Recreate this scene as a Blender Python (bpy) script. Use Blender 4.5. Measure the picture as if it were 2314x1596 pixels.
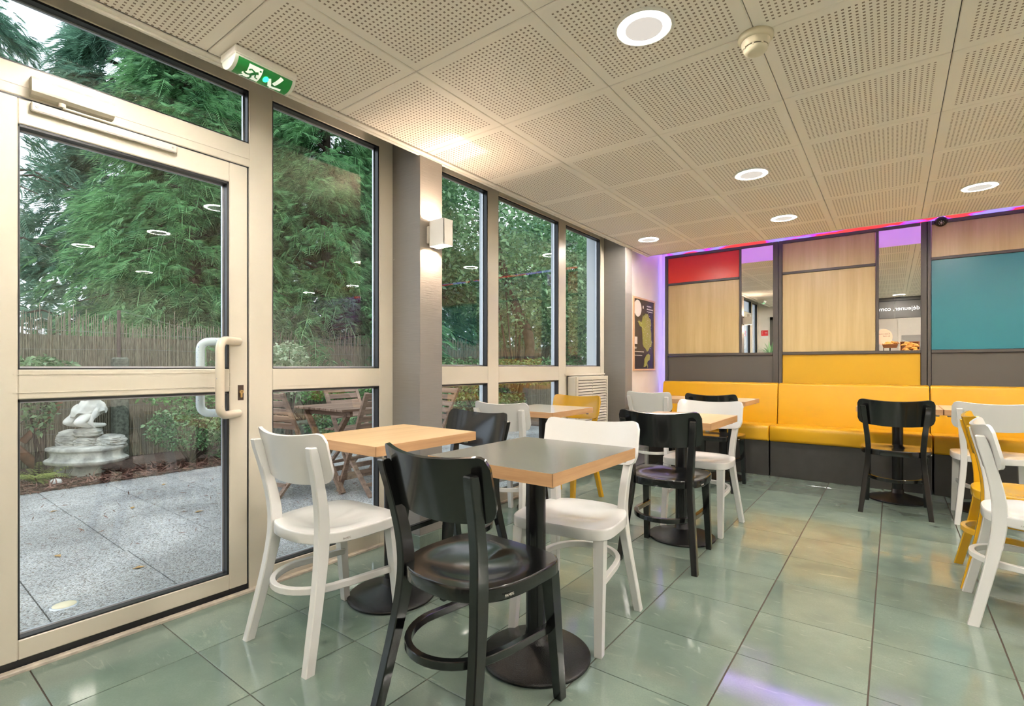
import bpy, bmesh, math, random
import numpy as np
from mathutils import Vector, Matrix, noise as mnoise
random.seed(7); rng = np.random.default_rng(7)
PI = math.pi
for o in list(bpy.data.objects): bpy.data.objects.remove(o)
sc = bpy.context.scene
COL = sc.collection

# ------------------------------------------------------------------ camera, sky, exposure
CZ = 1.063
cd = bpy.data.cameras.new('camera'); cam = bpy.data.objects.new('camera', cd); COL.objects.link(cam)
cam.location = (0, 0, CZ); cam.rotation_euler = (PI/2, 0, 0.6456)
cd.sensor_width = 36; cd.lens = 1142.6/2314*36; cd.shift_y = 30.5/2314; cd.clip_start = 0.02; cd.clip_end = 200
sc.camera = cam
SKY = 0.60
world = bpy.data.worlds.new('world'); sc.world = world; world.use_nodes = True
nt = world.node_tree; nt.nodes.clear()
wo = nt.nodes.new('ShaderNodeOutputWorld'); bg = nt.nodes.new('ShaderNodeBackground')
tc = nt.nodes.new('ShaderNodeTexCoord'); ns = nt.nodes.new('ShaderNodeTexNoise'); cr = nt.nodes.new('ShaderNodeValToRGB')
ns.inputs['Scale'].default_value = 1.6; ns.inputs['Detail'].default_value = 3
cr.color_ramp.elements[0].position = .35; cr.color_ramp.elements[0].color = (.72, .79, .93, 1)
cr.color_ramp.elements[1].position = .65; cr.color_ramp.elements[1].color = (.90, .93, 1, 1)
nt.links.new(tc.outputs['Generated'], ns.inputs['Vector']); nt.links.new(ns.outputs[0], cr.inputs[0])
nt.links.new(cr.outputs[0], bg.inputs[0]); nt.links.new(bg.outputs[0], wo.inputs[0])
bg.inputs[1].default_value = SKY
LAMP = 165.0                       # radiance of the downlight rings
WARM = (1.0, .93, .84)
sc.view_settings.view_transform = 'Standard'; sc.view_settings.look = 'None'
sc.view_settings.gamma = 1.0; sc.view_settings.use_curve_mapping = False
sc.view_settings.exposure = 2.27

# ------------------------------------------------------------------ materials
def mk(name):
    m = bpy.data.materials.new(name); m.use_nodes = True
    n = m.node_tree; b = n.nodes['Principled BSDF']
    return m, n, b
def mat(name, col, rough=.5, metal=0., var=0., vscale=8., bump=0., bscale=60., stretch=None, spec=.5, coat=0., rvar=0.):
    m, n, b = mk(name)
    b.inputs['Base Color'].default_value = (*col, 1); b.inputs['Roughness'].default_value = rough
    b.inputs['Metallic'].default_value = metal; b.inputs['Specular IOR Level'].default_value = spec
    if coat: b.inputs['Coat Weight'].default_value = coat; b.inputs['Coat Roughness'].default_value = .08
    if var or bump or rvar:
        g = n.nodes.new('ShaderNodeNewGeometry'); mp = n.nodes.new('ShaderNodeMapping')
        n.links.new(g.outputs['Position'], mp.inputs[0])
        if stretch: mp.inputs['Scale'].default_value = stretch
        if var or rvar:
            t = n.nodes.new('ShaderNodeTexNoise'); t.inputs['Scale'].default_value = vscale; t.inputs['Detail'].default_value = 5
            n.links.new(mp.outputs[0], t.inputs['Vector'])
            if var:
                r = n.nodes.new('ShaderNodeValToRGB')
                r.color_ramp.elements[0].position = .32; r.color_ramp.elements[1].position = .68
                r.color_ramp.elements[0].color = tuple(max(0, c*(1-var)) for c in col)+(1,)
                r.color_ramp.elements[1].color = tuple(min(1, c*(1+var)) for c in col)+(1,)
                n.links.new(t.outputs[0], r.inputs[0]); n.links.new(r.outputs[0], b.inputs['Base Color'])
            if rvar:
                a = n.nodes.new('ShaderNodeMapRange'); a.inputs[3].default_value = max(0, rough-rvar); a.inputs[4].default_value = rough+rvar
                a.inputs[1].default_value = .3; a.inputs[2].default_value = .7
                n.links.new(t.outputs[0], a.inputs[0]); n.links.new(a.outputs[0], b.inputs['Roughness'])
        if bump:
            t2 = n.nodes.new('ShaderNodeTexNoise'); t2.inputs['Scale'].default_value = bscale; t2.inputs['Detail'].default_value = 3
            n.links.new(mp.outputs[0], t2.inputs['Vector'])
            bp = n.nodes.new('ShaderNodeBump'); bp.inputs['Strength'].default_value = bump; bp.inputs['Distance'].default_value = .01
            n.links.new(t2.outputs[0], bp.inputs['Height']); n.links.new(bp.outputs[0], b.inputs['Normal'])
    return m
def emis(name, col, s, base=(0, 0, 0)):
    m, n, b = mk(name)
    b.inputs['Base Color'].default_value = (*base, 1)
    b.inputs['Emission Color'].default_value = (*col, 1); b.inputs['Emission Strength'].default_value = s
    return m
def N(n, t, **kw):
    x = n.nodes.new(t)
    for k, v in kw.items(): setattr(x, k, v)
    return x
def mth(n, op, a, b=None, c=None):
    x = N(n, 'ShaderNodeMath', operation=op)
    for i, v in enumerate((a, b, c)):
        if v is None: continue
        if isinstance(v, (int, float)): x.inputs[i].default_value = v
        else: n.links.new(v, x.inputs[i])
    return x.outputs[0]
def mixc(n, fac, a, b):
    x = N(n, 'ShaderNodeMix', data_type='RGBA')
    if isinstance(fac, (int, float)): x.inputs[0].default_value = fac
    else: n.links.new(fac, x.inputs[0])
    for i, v in ((6, a), (7, b)):
        if isinstance(v, tuple): x.inputs[i].default_value = (*v, 1) if len(v) == 3 else v
        else: n.links.new(v, x.inputs[i])
    return x.outputs[2]

def floor_tile_mat():
    m, n, b = mk('green_floor_tile')
    g = N(n, 'ShaderNodeNewGeometry'); oi = N(n, 'ShaderNodeObjectInfo')
    off = N(n, 'ShaderNodeVectorMath', operation='ADD'); n.links.new(g.outputs['Position'], off.inputs[0])
    cmb = N(n, 'ShaderNodeCombineXYZ'); n.links.new(mth(n, 'MULTIPLY', oi.outputs['Random'], 37.), cmb.inputs[2]); n.links.new(cmb.outputs[0], off.inputs[1])
    t1 = N(n, 'ShaderNodeTexNoise'); t1.inputs['Scale'].default_value = 5.; t1.inputs['Detail'].default_value = 6; n.links.new(off.outputs[0], t1.inputs['Vector'])
    t2 = N(n, 'ShaderNodeTexNoise'); t2.inputs['Scale'].default_value = 180.; t2.inputs['Detail'].default_value = 2; n.links.new(off.outputs[0], t2.inputs['Vector'])
    r = N(n, 'ShaderNodeValToRGB'); r.color_ramp.elements[0].position = .3; r.color_ramp.elements[1].position = .72
    r.color_ramp.elements[0].color = (.140, .190, .160, 1); r.color_ramp.elements[1].color = (.255, .315, .255, 1)
    n.links.new(t1.outputs[0], r.inputs[0])
    sp = mixc(n, mth(n, 'MULTIPLY', t2.outputs[0], .9), r.outputs[0], (.15, .20, .165))
    mp = N(n, 'ShaderNodeMapping'); mp.inputs['Scale'].default_value = (7, 22, 1); mp.inputs['Rotation'].default_value = (0, 0, .5); n.links.new(off.outputs[0], mp.inputs[0])
    t3 = N(n, 'ShaderNodeTexNoise'); t3.inputs['Scale'].default_value = 1.; t3.inputs['Detail'].default_value = 4; t3.inputs['Distortion'].default_value = 1.5; n.links.new(mp.outputs[0], t3.inputs['Vector'])
    fk = N(n, 'ShaderNodeMapRange'); fk.inputs[1].default_value = .63; fk.inputs[2].default_value = .74; n.links.new(t3.outputs[0], fk.inputs[0])
    c2 = mixc(n, mth(n, 'MULTIPLY', fk.outputs[0], .30), sp, (.40, .45, .36))
    tone = N(n, 'ShaderNodeMapRange'); tone.inputs[3].default_value = .88; tone.inputs[4].default_value = 1.1; n.links.new(oi.outputs['Random'], tone.inputs[0])
    hs = N(n, 'ShaderNodeHueSaturation'); n.links.new(tone.outputs[0], hs.inputs['Value']); n.links.new(c2, hs.inputs['Color'])
    n.links.new(hs.outputs[0], b.inputs['Base Color'])
    rr = N(n, 'ShaderNodeMapRange'); rr.inputs[3].default_value = .035; rr.inputs[4].default_value = .10; n.links.new(t1.outputs[0], rr.inputs[0]); n.links.new(rr.outputs[0], b.inputs['Roughness'])
    b.inputs['Specular IOR Level'].default_value = .85
    bp = N(n, 'ShaderNodeBump'); bp.inputs['Strength'].default_value = .025; bp.inputs['Distance'].default_value = .002
    n.links.new(t2.outputs[0], bp.inputs['Height']); n.links.new(bp.outputs[0], b.inputs['Normal'])
    return m
TX, TY = .6000, .5925
def ceil_tile_mat():
    m, n, b = mk('perforated_plaster')
    tc = N(n, 'ShaderNodeTexCoord'); sp = N(n, 'ShaderNodeSeparateXYZ'); n.links.new(tc.outputs['Object'], sp.inputs[0])
    facs = []
    for i, L in ((0, TX), (1, TY)):
        mar = .040; k = 26; pitch = (L-2*mar)/k
        u = mth(n, 'SUBTRACT', sp.outputs[i], mar)
        v = mth(n, 'DIVIDE', u, pitch); fr = mth(n, 'FRACT', v)
        inside = mth(n, 'MULTIPLY', mth(n, 'GREATER_THAN', u, 0.), mth(n, 'LESS_THAN', u, L-2*mar))
        h = mth(n, 'LESS_THAN', mth(n, 'ABSOLUTE', mth(n, 'SUBTRACT', fr, .5)), .205)
        facs.append(mth(n, 'MULTIPLY', inside, h))
    hole = mth(n, 'MULTIPLY', facs[0], facs[1])
    g = N(n, 'ShaderNodeNewGeometry'); sn = N(n, 'ShaderNodeSeparateXYZ'); n.links.new(g.outputs['Normal'], sn.inputs[0])
    hole = mth(n, 'MULTIPLY', hole, mth(n, 'LESS_THAN', sn.outputs[2], -.5))
    n.links.new(mixc(n, hole, (.90, .83, .73), (.30, .225, .16)), b.inputs['Base Color'])
    b.inputs['Roughness'].default_value = .75
    bp = N(n, 'ShaderNodeBump'); bp.inputs['Strength'].default_value = .6; bp.inputs['Distance'].default_value = .006; bp.invert = True
    n.links.new(hole, bp.inputs['Height']); n.links.new(bp.outputs[0], b.inputs['Normal'])
    return m
def wood_mat(name, dark, light, axis=0, scale=1., rough=.38, fine=1.):
    m, n, b = mk(name)
    tc = N(n, 'ShaderNodeTexCoord'); mp = N(n, 'ShaderNodeMapping'); n.links.new(tc.outputs['Object'], mp.inputs[0])
    s = [26*scale]*3; s[axis] = 1.4*scale; mp.inputs['Scale'].default_value = s
    oi = N(n, 'ShaderNodeObjectInfo'); cb = N(n, 'ShaderNodeCombineXYZ')
    for i in range(3): n.links.new(mth(n, 'MULTIPLY', oi.outputs['Random'], 19.+7*i), cb.inputs[i])
    n.links.new(cb.outputs[0], mp.inputs['Location'])
    t = N(n, 'ShaderNodeTexNoise'); t.inputs['Scale'].default_value = 1.; t.inputs['Detail'].default_value = 6; t.inputs['Roughness'].default_value = .65; n.links.new(mp.outputs[0], t.inputs['Vector'])
    r = N(n, 'ShaderNodeValToRGB'); r.color_ramp.elements[0].position = .3; r.color_ramp.elements[1].position = .66
    r.color_ramp.elements[0].color = (*dark, 1); r.color_ramp.elements[1].color = (*light, 1)
    n.links.new(t.outputs[0], r.inputs[0]); n.links.new(r.outputs[0], b.inputs['Base Color'])
    b.inputs['Roughness'].default_value = rough
    return m
def rib_mat(name, col):
    m, n, b = mk(name)
    g = N(n, 'ShaderNodeNewGeometry'); w = N(n, 'ShaderNodeTexNoise')
    mp = N(n, 'ShaderNodeMapping'); mp.inputs['Scale'].default_value = (9, 9, 190); n.links.new(g.outputs['Position'], mp.inputs[0]); n.links.new(mp.outputs[0], w.inputs['Vector'])
    w.inputs['Scale'].default_value = 1.; w.inputs['Detail'].default_value = 3
    t = N(n, 'ShaderNodeTexNoise'); t.inputs['Scale'].default_value = 9.; t.inputs['Detail'].default_value = 8; n.links.new(g.outputs['Position'], t.inputs['Vector'])
    k = N(n, 'ShaderNodeMapRange'); k.inputs[1].default_value = .74; k.inputs[2].default_value = .76; n.links.new(t.outputs[0], k.inputs[0])
    base = mixc(n, w.outputs[0], tuple(c*.92 for c in col), tuple(c*1.06 for c in col))
    n.links.new(mixc(n, mth(n, 'MULTIPLY', k.outputs[0], .7), base, (.55, .52, .46)), b.inputs['Base Color'])
    bp = N(n, 'ShaderNodeBump'); bp.inputs['Strength'].default_value = .28; bp.inputs['Distance'].default_value = .003
    n.links.new(w.outputs[0], bp.inputs['Height']); n.links.new(bp.outputs[0], b.inputs['Normal'])
    b.inputs['Roughness'].default_value = .6
    return m
def paint_mat(name, col, chip, rough=.3, amt=.72, spec=.5):
    m, n, b = mk(name)
    tc = N(n, 'ShaderNodeTexCoord'); t = N(n, 'ShaderNodeTexNoise'); t.inputs['Scale'].default_value = 110.; t.inputs['Detail'].default_value = 2
    n.links.new(tc.outputs['Object'], t.inputs['Vector'])
    k = N(n, 'ShaderNodeMapRange'); k.inputs[1].default_value = amt; k.inputs[2].default_value = amt+.02; n.links.new(t.outputs[0], k.inputs[0])
    n.links.new(mixc(n, k.outputs[0], col, chip), b.inputs['Base Color'])
    t2 = N(n, 'ShaderNodeTexNoise'); t2.inputs['Scale'].default_value = 14.; n.links.new(tc.outputs['Object'], t2.inputs['Vector'])
    a = N(n, 'ShaderNodeMapRange'); a.inputs[3].default_value = rough-.012; a.inputs[4].default_value = rough+.015; n.links.new(t2.outputs[0], a.inputs[0]); n.links.new(a.outputs[0], b.inputs['Roughness'])
    b.inputs['Specular IOR Level'].default_value = spec
    b.inputs['Coat Weight'].default_value = .4; b.inputs['Coat Roughness'].default_value = .09
    return m
def glass_mat():
    m = bpy.data.materials.new('window_glass'); m.use_nodes = True; n = m.node_tree; n.nodes.clear()
    o = N(n, 'ShaderNodeOutputMaterial'); tr = N(n, 'ShaderNodeBsdfTransparent'); gl = N(n, 'ShaderNodeBsdfGlossy'); mx = N(n, 'ShaderNodeMixShader')
    tr.inputs[0].default_value = (.90, .95, .92, 1); gl.inputs['Roughness'].default_value = .0
    g = N(n, 'ShaderNodeNewGeometry'); dt = N(n, 'ShaderNodeVectorMath', operation='DOT_PRODUCT')
    n.links.new(g.outputs['Normal'], dt.inputs[0]); n.links.new(g.outputs['Incoming'], dt.inputs[1])
    k = mth(n, 'POWER', mth(n, 'SUBTRACT', 1., mth(n, 'ABSOLUTE', dt.outputs['Value'])), 5.)
    n.links.new(mth(n, 'MINIMUM', mth(n, 'ADD', .155, mth(n, 'MULTIPLY', k, 2.0)), 1.), mx.inputs[0])   # coated double glazing
    n.links.new(tr.outputs[0], mx.inputs[1]); n.links.new(gl.outputs[0], mx.inputs[2]); n.links.new(mx.outputs[0], o.inputs[0])
    return m
def gravel_mat():
    m, n, b = mk('washed_gravel')
    g = N(n, 'ShaderNodeNewGeometry'); v = N(n, 'ShaderNodeTexVoronoi'); v.inputs['Scale'].default_value = 135.; n.links.new(g.outputs['Position'], v.inputs['Vector'])
    r = N(n, 'ShaderNodeValToRGB'); e = r.color_ramp.elements; e[0].position = .0; e[0].color = (.17, .17, .17, 1); e[1].position = 1.; e[1].color = (.70, .69, .67, 1)
    e2 = r.color_ramp.elements.new(.35); e2.color = (.46, .465, .46, 1); e3 = r.color_ramp.elements.new(.12); e3.color = (.34, .29, .24, 1)
    s = N(n, 'ShaderNodeSeparateColor'); n.links.new(v.outputs['Color'], s.inputs[0]); n.links.new(s.outputs[0], r.inputs[0])
    t = N(n, 'ShaderNodeTexNoise'); t.inputs['Scale'].default_value = 1.3; t.inputs['Detail'].default_value = 5; n.links.new(g.outputs['Position'], t.inputs['Vector'])
    k = N(n, 'ShaderNodeMapRange'); k.inputs[1].default_value = .42; k.inputs[2].default_value = .66; k.inputs[3].default_value = .62; k.inputs[4].default_value = 1.05; n.links.new(t.outputs[0], k.inputs[0])
    hs = N(n, 'ShaderNodeHueSaturation'); n.links.new(k.outputs[0], hs.inputs['Value']); n.links.new(r.outputs[0], hs.inputs['Color']); n.links.new(hs.outputs[0], b.inputs['Base Color'])
    bp = N(n, 'ShaderNodeBump'); bp.inputs['Strength'].default_value = .8; bp.inputs['Distance'].default_value = .008; bp.invert = True
    n.links.new(v.outputs['Distance'], bp.inputs['Height']); n.links.new(bp.outputs[0], b.inputs['Normal']); b.inputs['Roughness'].default_value = .6
    return m
def leaf_mat(name, a, c, trans=.25, rough=.45):
    m, n, b = mk(name)
    g = N(n, 'ShaderNodeNewGeometry'); t = N(n, 'ShaderNodeTexNoise'); t.inputs['Scale'].default_value = 2.2; t.inputs['Detail'].default_value = 4; n.links.new(g.outputs['Position'], t.inputs['Vector'])
    ri = mth(n, 'ADD', mth(n, 'MULTIPLY', g.outputs['Random Per Island'], .45), mth(n, 'SUBTRACT', t.outputs[0], .22))
    r = N(n, 'ShaderNodeValToRGB'); r.color_ramp.elements[0].position = .2; r.color_ramp.elements[1].position = .75
    r.color_ramp.elements[0].color = (*a, 1); r.color_ramp.elements[1].color = (*c, 1); n.links.new(ri, r.inputs[0]); n.links.new(r.outputs[0], b.inputs['Base Color'])
    b.inputs['Roughness'].default_value = rough
    tl = N(n, 'ShaderNodeBsdfTranslucent'); n.links.new(r.outputs[0], tl.inputs[0]); mx = N(n, 'ShaderNodeMixShader'); mx.inputs[0].default_value = trans
    o = n.nodes['Material Output']; n.links.new(b.outputs[0], mx.inputs[1]); n.links.new(tl.outputs[0], mx.inputs[2]); n.links.new(mx.outputs[0], o.inputs[0])
    return m
def led_mat():
    m, n, b = mk('led_strip_glow')
    g = N(n, 'ShaderNodeNewGeometry'); mp = N(n, 'ShaderNodeMapping'); mp.inputs['Scale'].default_value = (3.4, 3, 18); n.links.new(g.outputs['Position'], mp.inputs[0])
    t = N(n, 'ShaderNodeTexNoise'); t.inputs['Scale'].default_value = 1.; t.inputs['Detail'].default_value = 2; n.links.new(mp.outputs[0], t.inputs['Vector'])
    r = N(n, 'ShaderNodeValToRGB'); r.color_ramp.interpolation = 'LINEAR'; e = r.color_ramp.elements
    e[0].position = .44; e[0].color = (.28, .24, 1, 1); e[1].position = .52; e[1].color = (1, .035, .012, 1); x = e.new(.48); x.color = (.42, .02, .95, 1)
    n.links.new(t.outputs[0], r.inputs[0]); n.links.new(r.outputs[0], b.inputs['Emission Color']); b.inputs['Emission Strength'].default_value = .33
    b.inputs['Base Color'].default_value = (.1, .1, .1, 1)
    return m
def downlight_mat():
    m, n, b = mk('downlight_diffuser')
    tc = N(n, 'ShaderNodeTexCoord'); l = N(n, 'ShaderNodeVectorMath', operation='LENGTH'); mp = N(n, 'ShaderNodeMapping'); mp.inputs['Scale'].default_value = (1, 1, 0)
    n.links.new(tc.outputs['Object'], mp.inputs[0]); n.links.new(mp.outputs[0], l.inputs[0])
    k = N(n, 'ShaderNodeMapRange'); k.interpolation_type = 'SMOOTHSTEP'; k.inputs[1].default_value = .066; k.inputs[2].default_value = .083; k.inputs[3].default_value = .15; k.inputs[4].default_value = LAMP; n.links.new(l.outputs['Value'], k.inputs[0])
    b.inputs['Base Color'].default_value = (.06, .05, .035, 1); b.inputs['Emission Color'].default_value = (*WARM, 1); n.links.new(k.outputs[0], b.inputs['Emission Strength'])
    return m

M = dict(
 tile=floor_tile_mat(), grout=mat('brown_grout', (.070, .050, .036), .8), ceil=ceil_tile_mat(), ceil_trim=mat('ceiling_trim_paint', (.84, .79, .71), .6),
 ceil_dark=mat('ceiling_void', (.05, .04, .035), .9),
 frame=mat('cream_frame_paint', (.63, .58, .48), .32, var=.02, vscale=3), gasket=mat('black_gasket', (.014, .015, .018), .35), spacer=mat('aluminium_spacer', (.62, .64, .68), .3, metal=.6),
 glass=glass_mat(), rib=rib_mat('taupe_ribbed_wallcovering', (.235, .215, .195)), plaster=mat('cream_plaster', (.78, .73, .66), .7, var=.03, vscale=4, bump=.05, bscale=200),
 grey_panel=mat('taupe_laminate', (.105, .095, .082), .45), grey_frame=mat('dark_taupe_profile', (.085, .076, .066), .42), skirt=mat('threshold_aluminium', (.52, .46, .38), .5, var=.2, vscale=30),
 panelwood=wood_mat('oak_panel', (.50, .365, .160), (.63, .49, .245), axis=2, scale=.55, rough=.36), tablewood=wood_mat('beech_laminate', (.55, .365, .185), (.68, .48, .265), axis=1, scale=1., rough=.34),
 edgewood=wood_mat('beech_edge_band', (.44, .24, .11), (.60, .36, .18), axis=1, scale=1.4, rough=.4), edgewoodx=wood_mat('beech_edge_band_side', (.44, .24, .11), (.60, .36, .18), axis=0, scale=1.4, rough=.4),
 greytop=mat('grey_laminate', (.135, .134, .112), .22, var=.03, vscale=5), whitetop=mat('pale_laminate', (.76, .72, .66), .10),
 red=mat('red_laminate', (.80, .050, .022), .3), teal=mat('teal_laminate', (.034, .215, .26), .32, var=.04, vscale=3),
 yellowv=mat('yellow_leatherette', (.68, .365, .008), .36, bump=.12, bscale=350), yellowp=mat('yellow_laminate', (.66, .38, .02), .35), benchbase=mat('charcoal_laminate', (.055, .052, .048), .4, var=.1, vscale=10),
 black=paint_mat('black_chair_paint', (.0055, .006, .006), (.35, .3, .25), .20, .84), white=paint_mat('white_chair_paint', (.68, .675, .655), (.5, .42, .33), .22, .80),
 yellow=paint_mat('yellow_chair_paint', (.62, .34, .010), (.3, .16, .02), .24, .80), blackmetal=mat('black_powder_coat', (.004, .004, .0045), .27, bump=.22, bscale=300), blacktube=mat('black_tube', (.008, .008, .009), .22),
 mirror=mat('mirror_silver', (.93, .93, .92), .0, metal=1.), purple=mat('violet_film', (.34, .12, .46), .4), diffuser=downlight_mat(), led=led_mat(),
 violet=emis('violet_led_tube', (.36, .15, 1), 9.), violet2=emis('violet_led_side_tube', (.26, .22, 1), 2.4), plastic=mat('white_plastic', (.78, .75, .68), .35), plasticd=mat('dark_slot', (.01, .01, .01), .8), ivory=mat('ivory_plastic', (.72, .64, .46), .4),
 green=mat('sign_green', (.01, .26, .045), .3), signwhite=emis('sign_white', (.8, .9, .75), .12, (.8, .85, .75)), greenlight=emis('green_pilot_light', (.02, 1, .30), .9), lens=mat('clear_lens', (.74, .76, .66), .12),
 gold=mat('brass', (.55, .38, .16), .3, metal=1.), lockdark=mat('lock_recess', (.05, .03, .02), .5), lampw=mat('white_lamp_shell', (.80, .76, .68), .35), bulb=emis('warm_bulb', (1, .66, .36), 12.),
 handle=paint_mat('cream_handle_paint', (.66, .59, .47), (.12, .16, .42), .3, .74), handle_out=paint_mat('pale_blue_handle_paint', (.74, .80, .84), (.13, .20, .55), .3, .68),
 posterwood=mat('pale_wood_frame', (.66, .42, .24), .4), poster=mat('poster_dark', (.045, .035, .025), .25), mapgreen=mat('map_olive', (.36, .36, .05), .5), paper=mat('map_paper', (.80, .75, .66), .5), mark=mat('maker_mark_pale', (.6, .56, .5), .5), markd=mat('maker_mark_dark', (.30, .27, .24), .5),
 gravel=gravel_mat(), soil=mat('leaf_litter_soil', (.10, .062, .045), .9, var=.5, vscale=40, bump=.8, bscale=60), needles=mat('brown_needles', (.20, .10, .07), .8, var=.5, vscale=30),
 twood=wood_mat('weathered_teak', (.13, .07, .045), (.36, .235, .165), axis=0, scale=1., rough=.6), stone=mat('weathered_stone', (.46, .455, .40), .8, var=.45, vscale=9, bump=.6, bscale=35), figure=mat('pale_statue_stone', (.70, .69, .62), .7, var=.18, vscale=9, bump=.3, bscale=40),
 concrete=mat('mossy_concrete', (.13, .145, .11), .9, var=.5, vscale=30, bump=.6, bscale=90), reed=mat('reed_cane', (.30, .275, .195), .8, var=.45, vscale=20, stretch=(8, 8, .6)), wire=mat('grey_wire', (.35, .38, .36), .5, metal=.7), rust=mat('rusty_post', (.11, .075, .065), .8, var=.3, vscale=20),
 bark=mat('dark_bark', (.085, .06, .045), .9, var=.4, vscale=12, bump=.8, bscale=40), redbark=mat('reddish_bark', (.20, .095, .05), .9, var=.3, vscale=12),
 cyp=leaf_mat('cypress_foliage', (.06, .17, .08), (.34, .66, .30), .35), cyp2=leaf_mat('blue_green_foliage', (.07, .16, .12), (.30, .55, .38), .35), broad=leaf_mat('glossy_leaf', (.06, .15, .07), (.36, .60, .30), .3, .3), shrubl=leaf_mat('shrub_leaf', (.05, .14, .05), (.30, .48, .22), .2, .35), fern=leaf_mat('fern_leaf', (.16, .24, .04), (.40, .45, .12), .3),
 variegated=leaf_mat('variegated_leaf', (.16, .30, .14), (.55, .62, .42), .2, .35), extwhite=mat('white_render', (.75, .80, .86), .7), hedge=leaf_mat('ivy_leaf', (.05, .17, .05), (.26, .58, .18), .2, .3),
 basket=mat('brown_wicker', (.36, .13, .045), .6, bump=.8, bscale=120), bread=mat('golden_crust', (.72, .32, .06), .5, var=.35, vscale=40), peach=mat('peach_card', (.85, .55, .38), .5), redsign=mat('red_sign', (.65, .02, .03), .4), textw=emis('white_lettering', (1, .97, .9), .25, (.85, .83, .8)), textb=mat('dark_lettering', (.12, .05, .04), .5), bulk=mat('bulkhead_grey', (.075, .07, .065), .5), greyfab=mat('metal_grey', (.35, .34, .32), .4), shell=mat('white_shell', (.75, .72, .68), .5), yleaf=mat('fallen_leaf', (.45, .26, .08), .6), cream_cover=mat('cream_cover_plastic', (.80, .70, .48), .4), violetbox=mat('white_ledge', (.75, .72, .72), .5), pot=mat('white_pot', (.7, .68, .65), .4), cardw=mat('white_card', (.8, .8, .78), .5),
)

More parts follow.
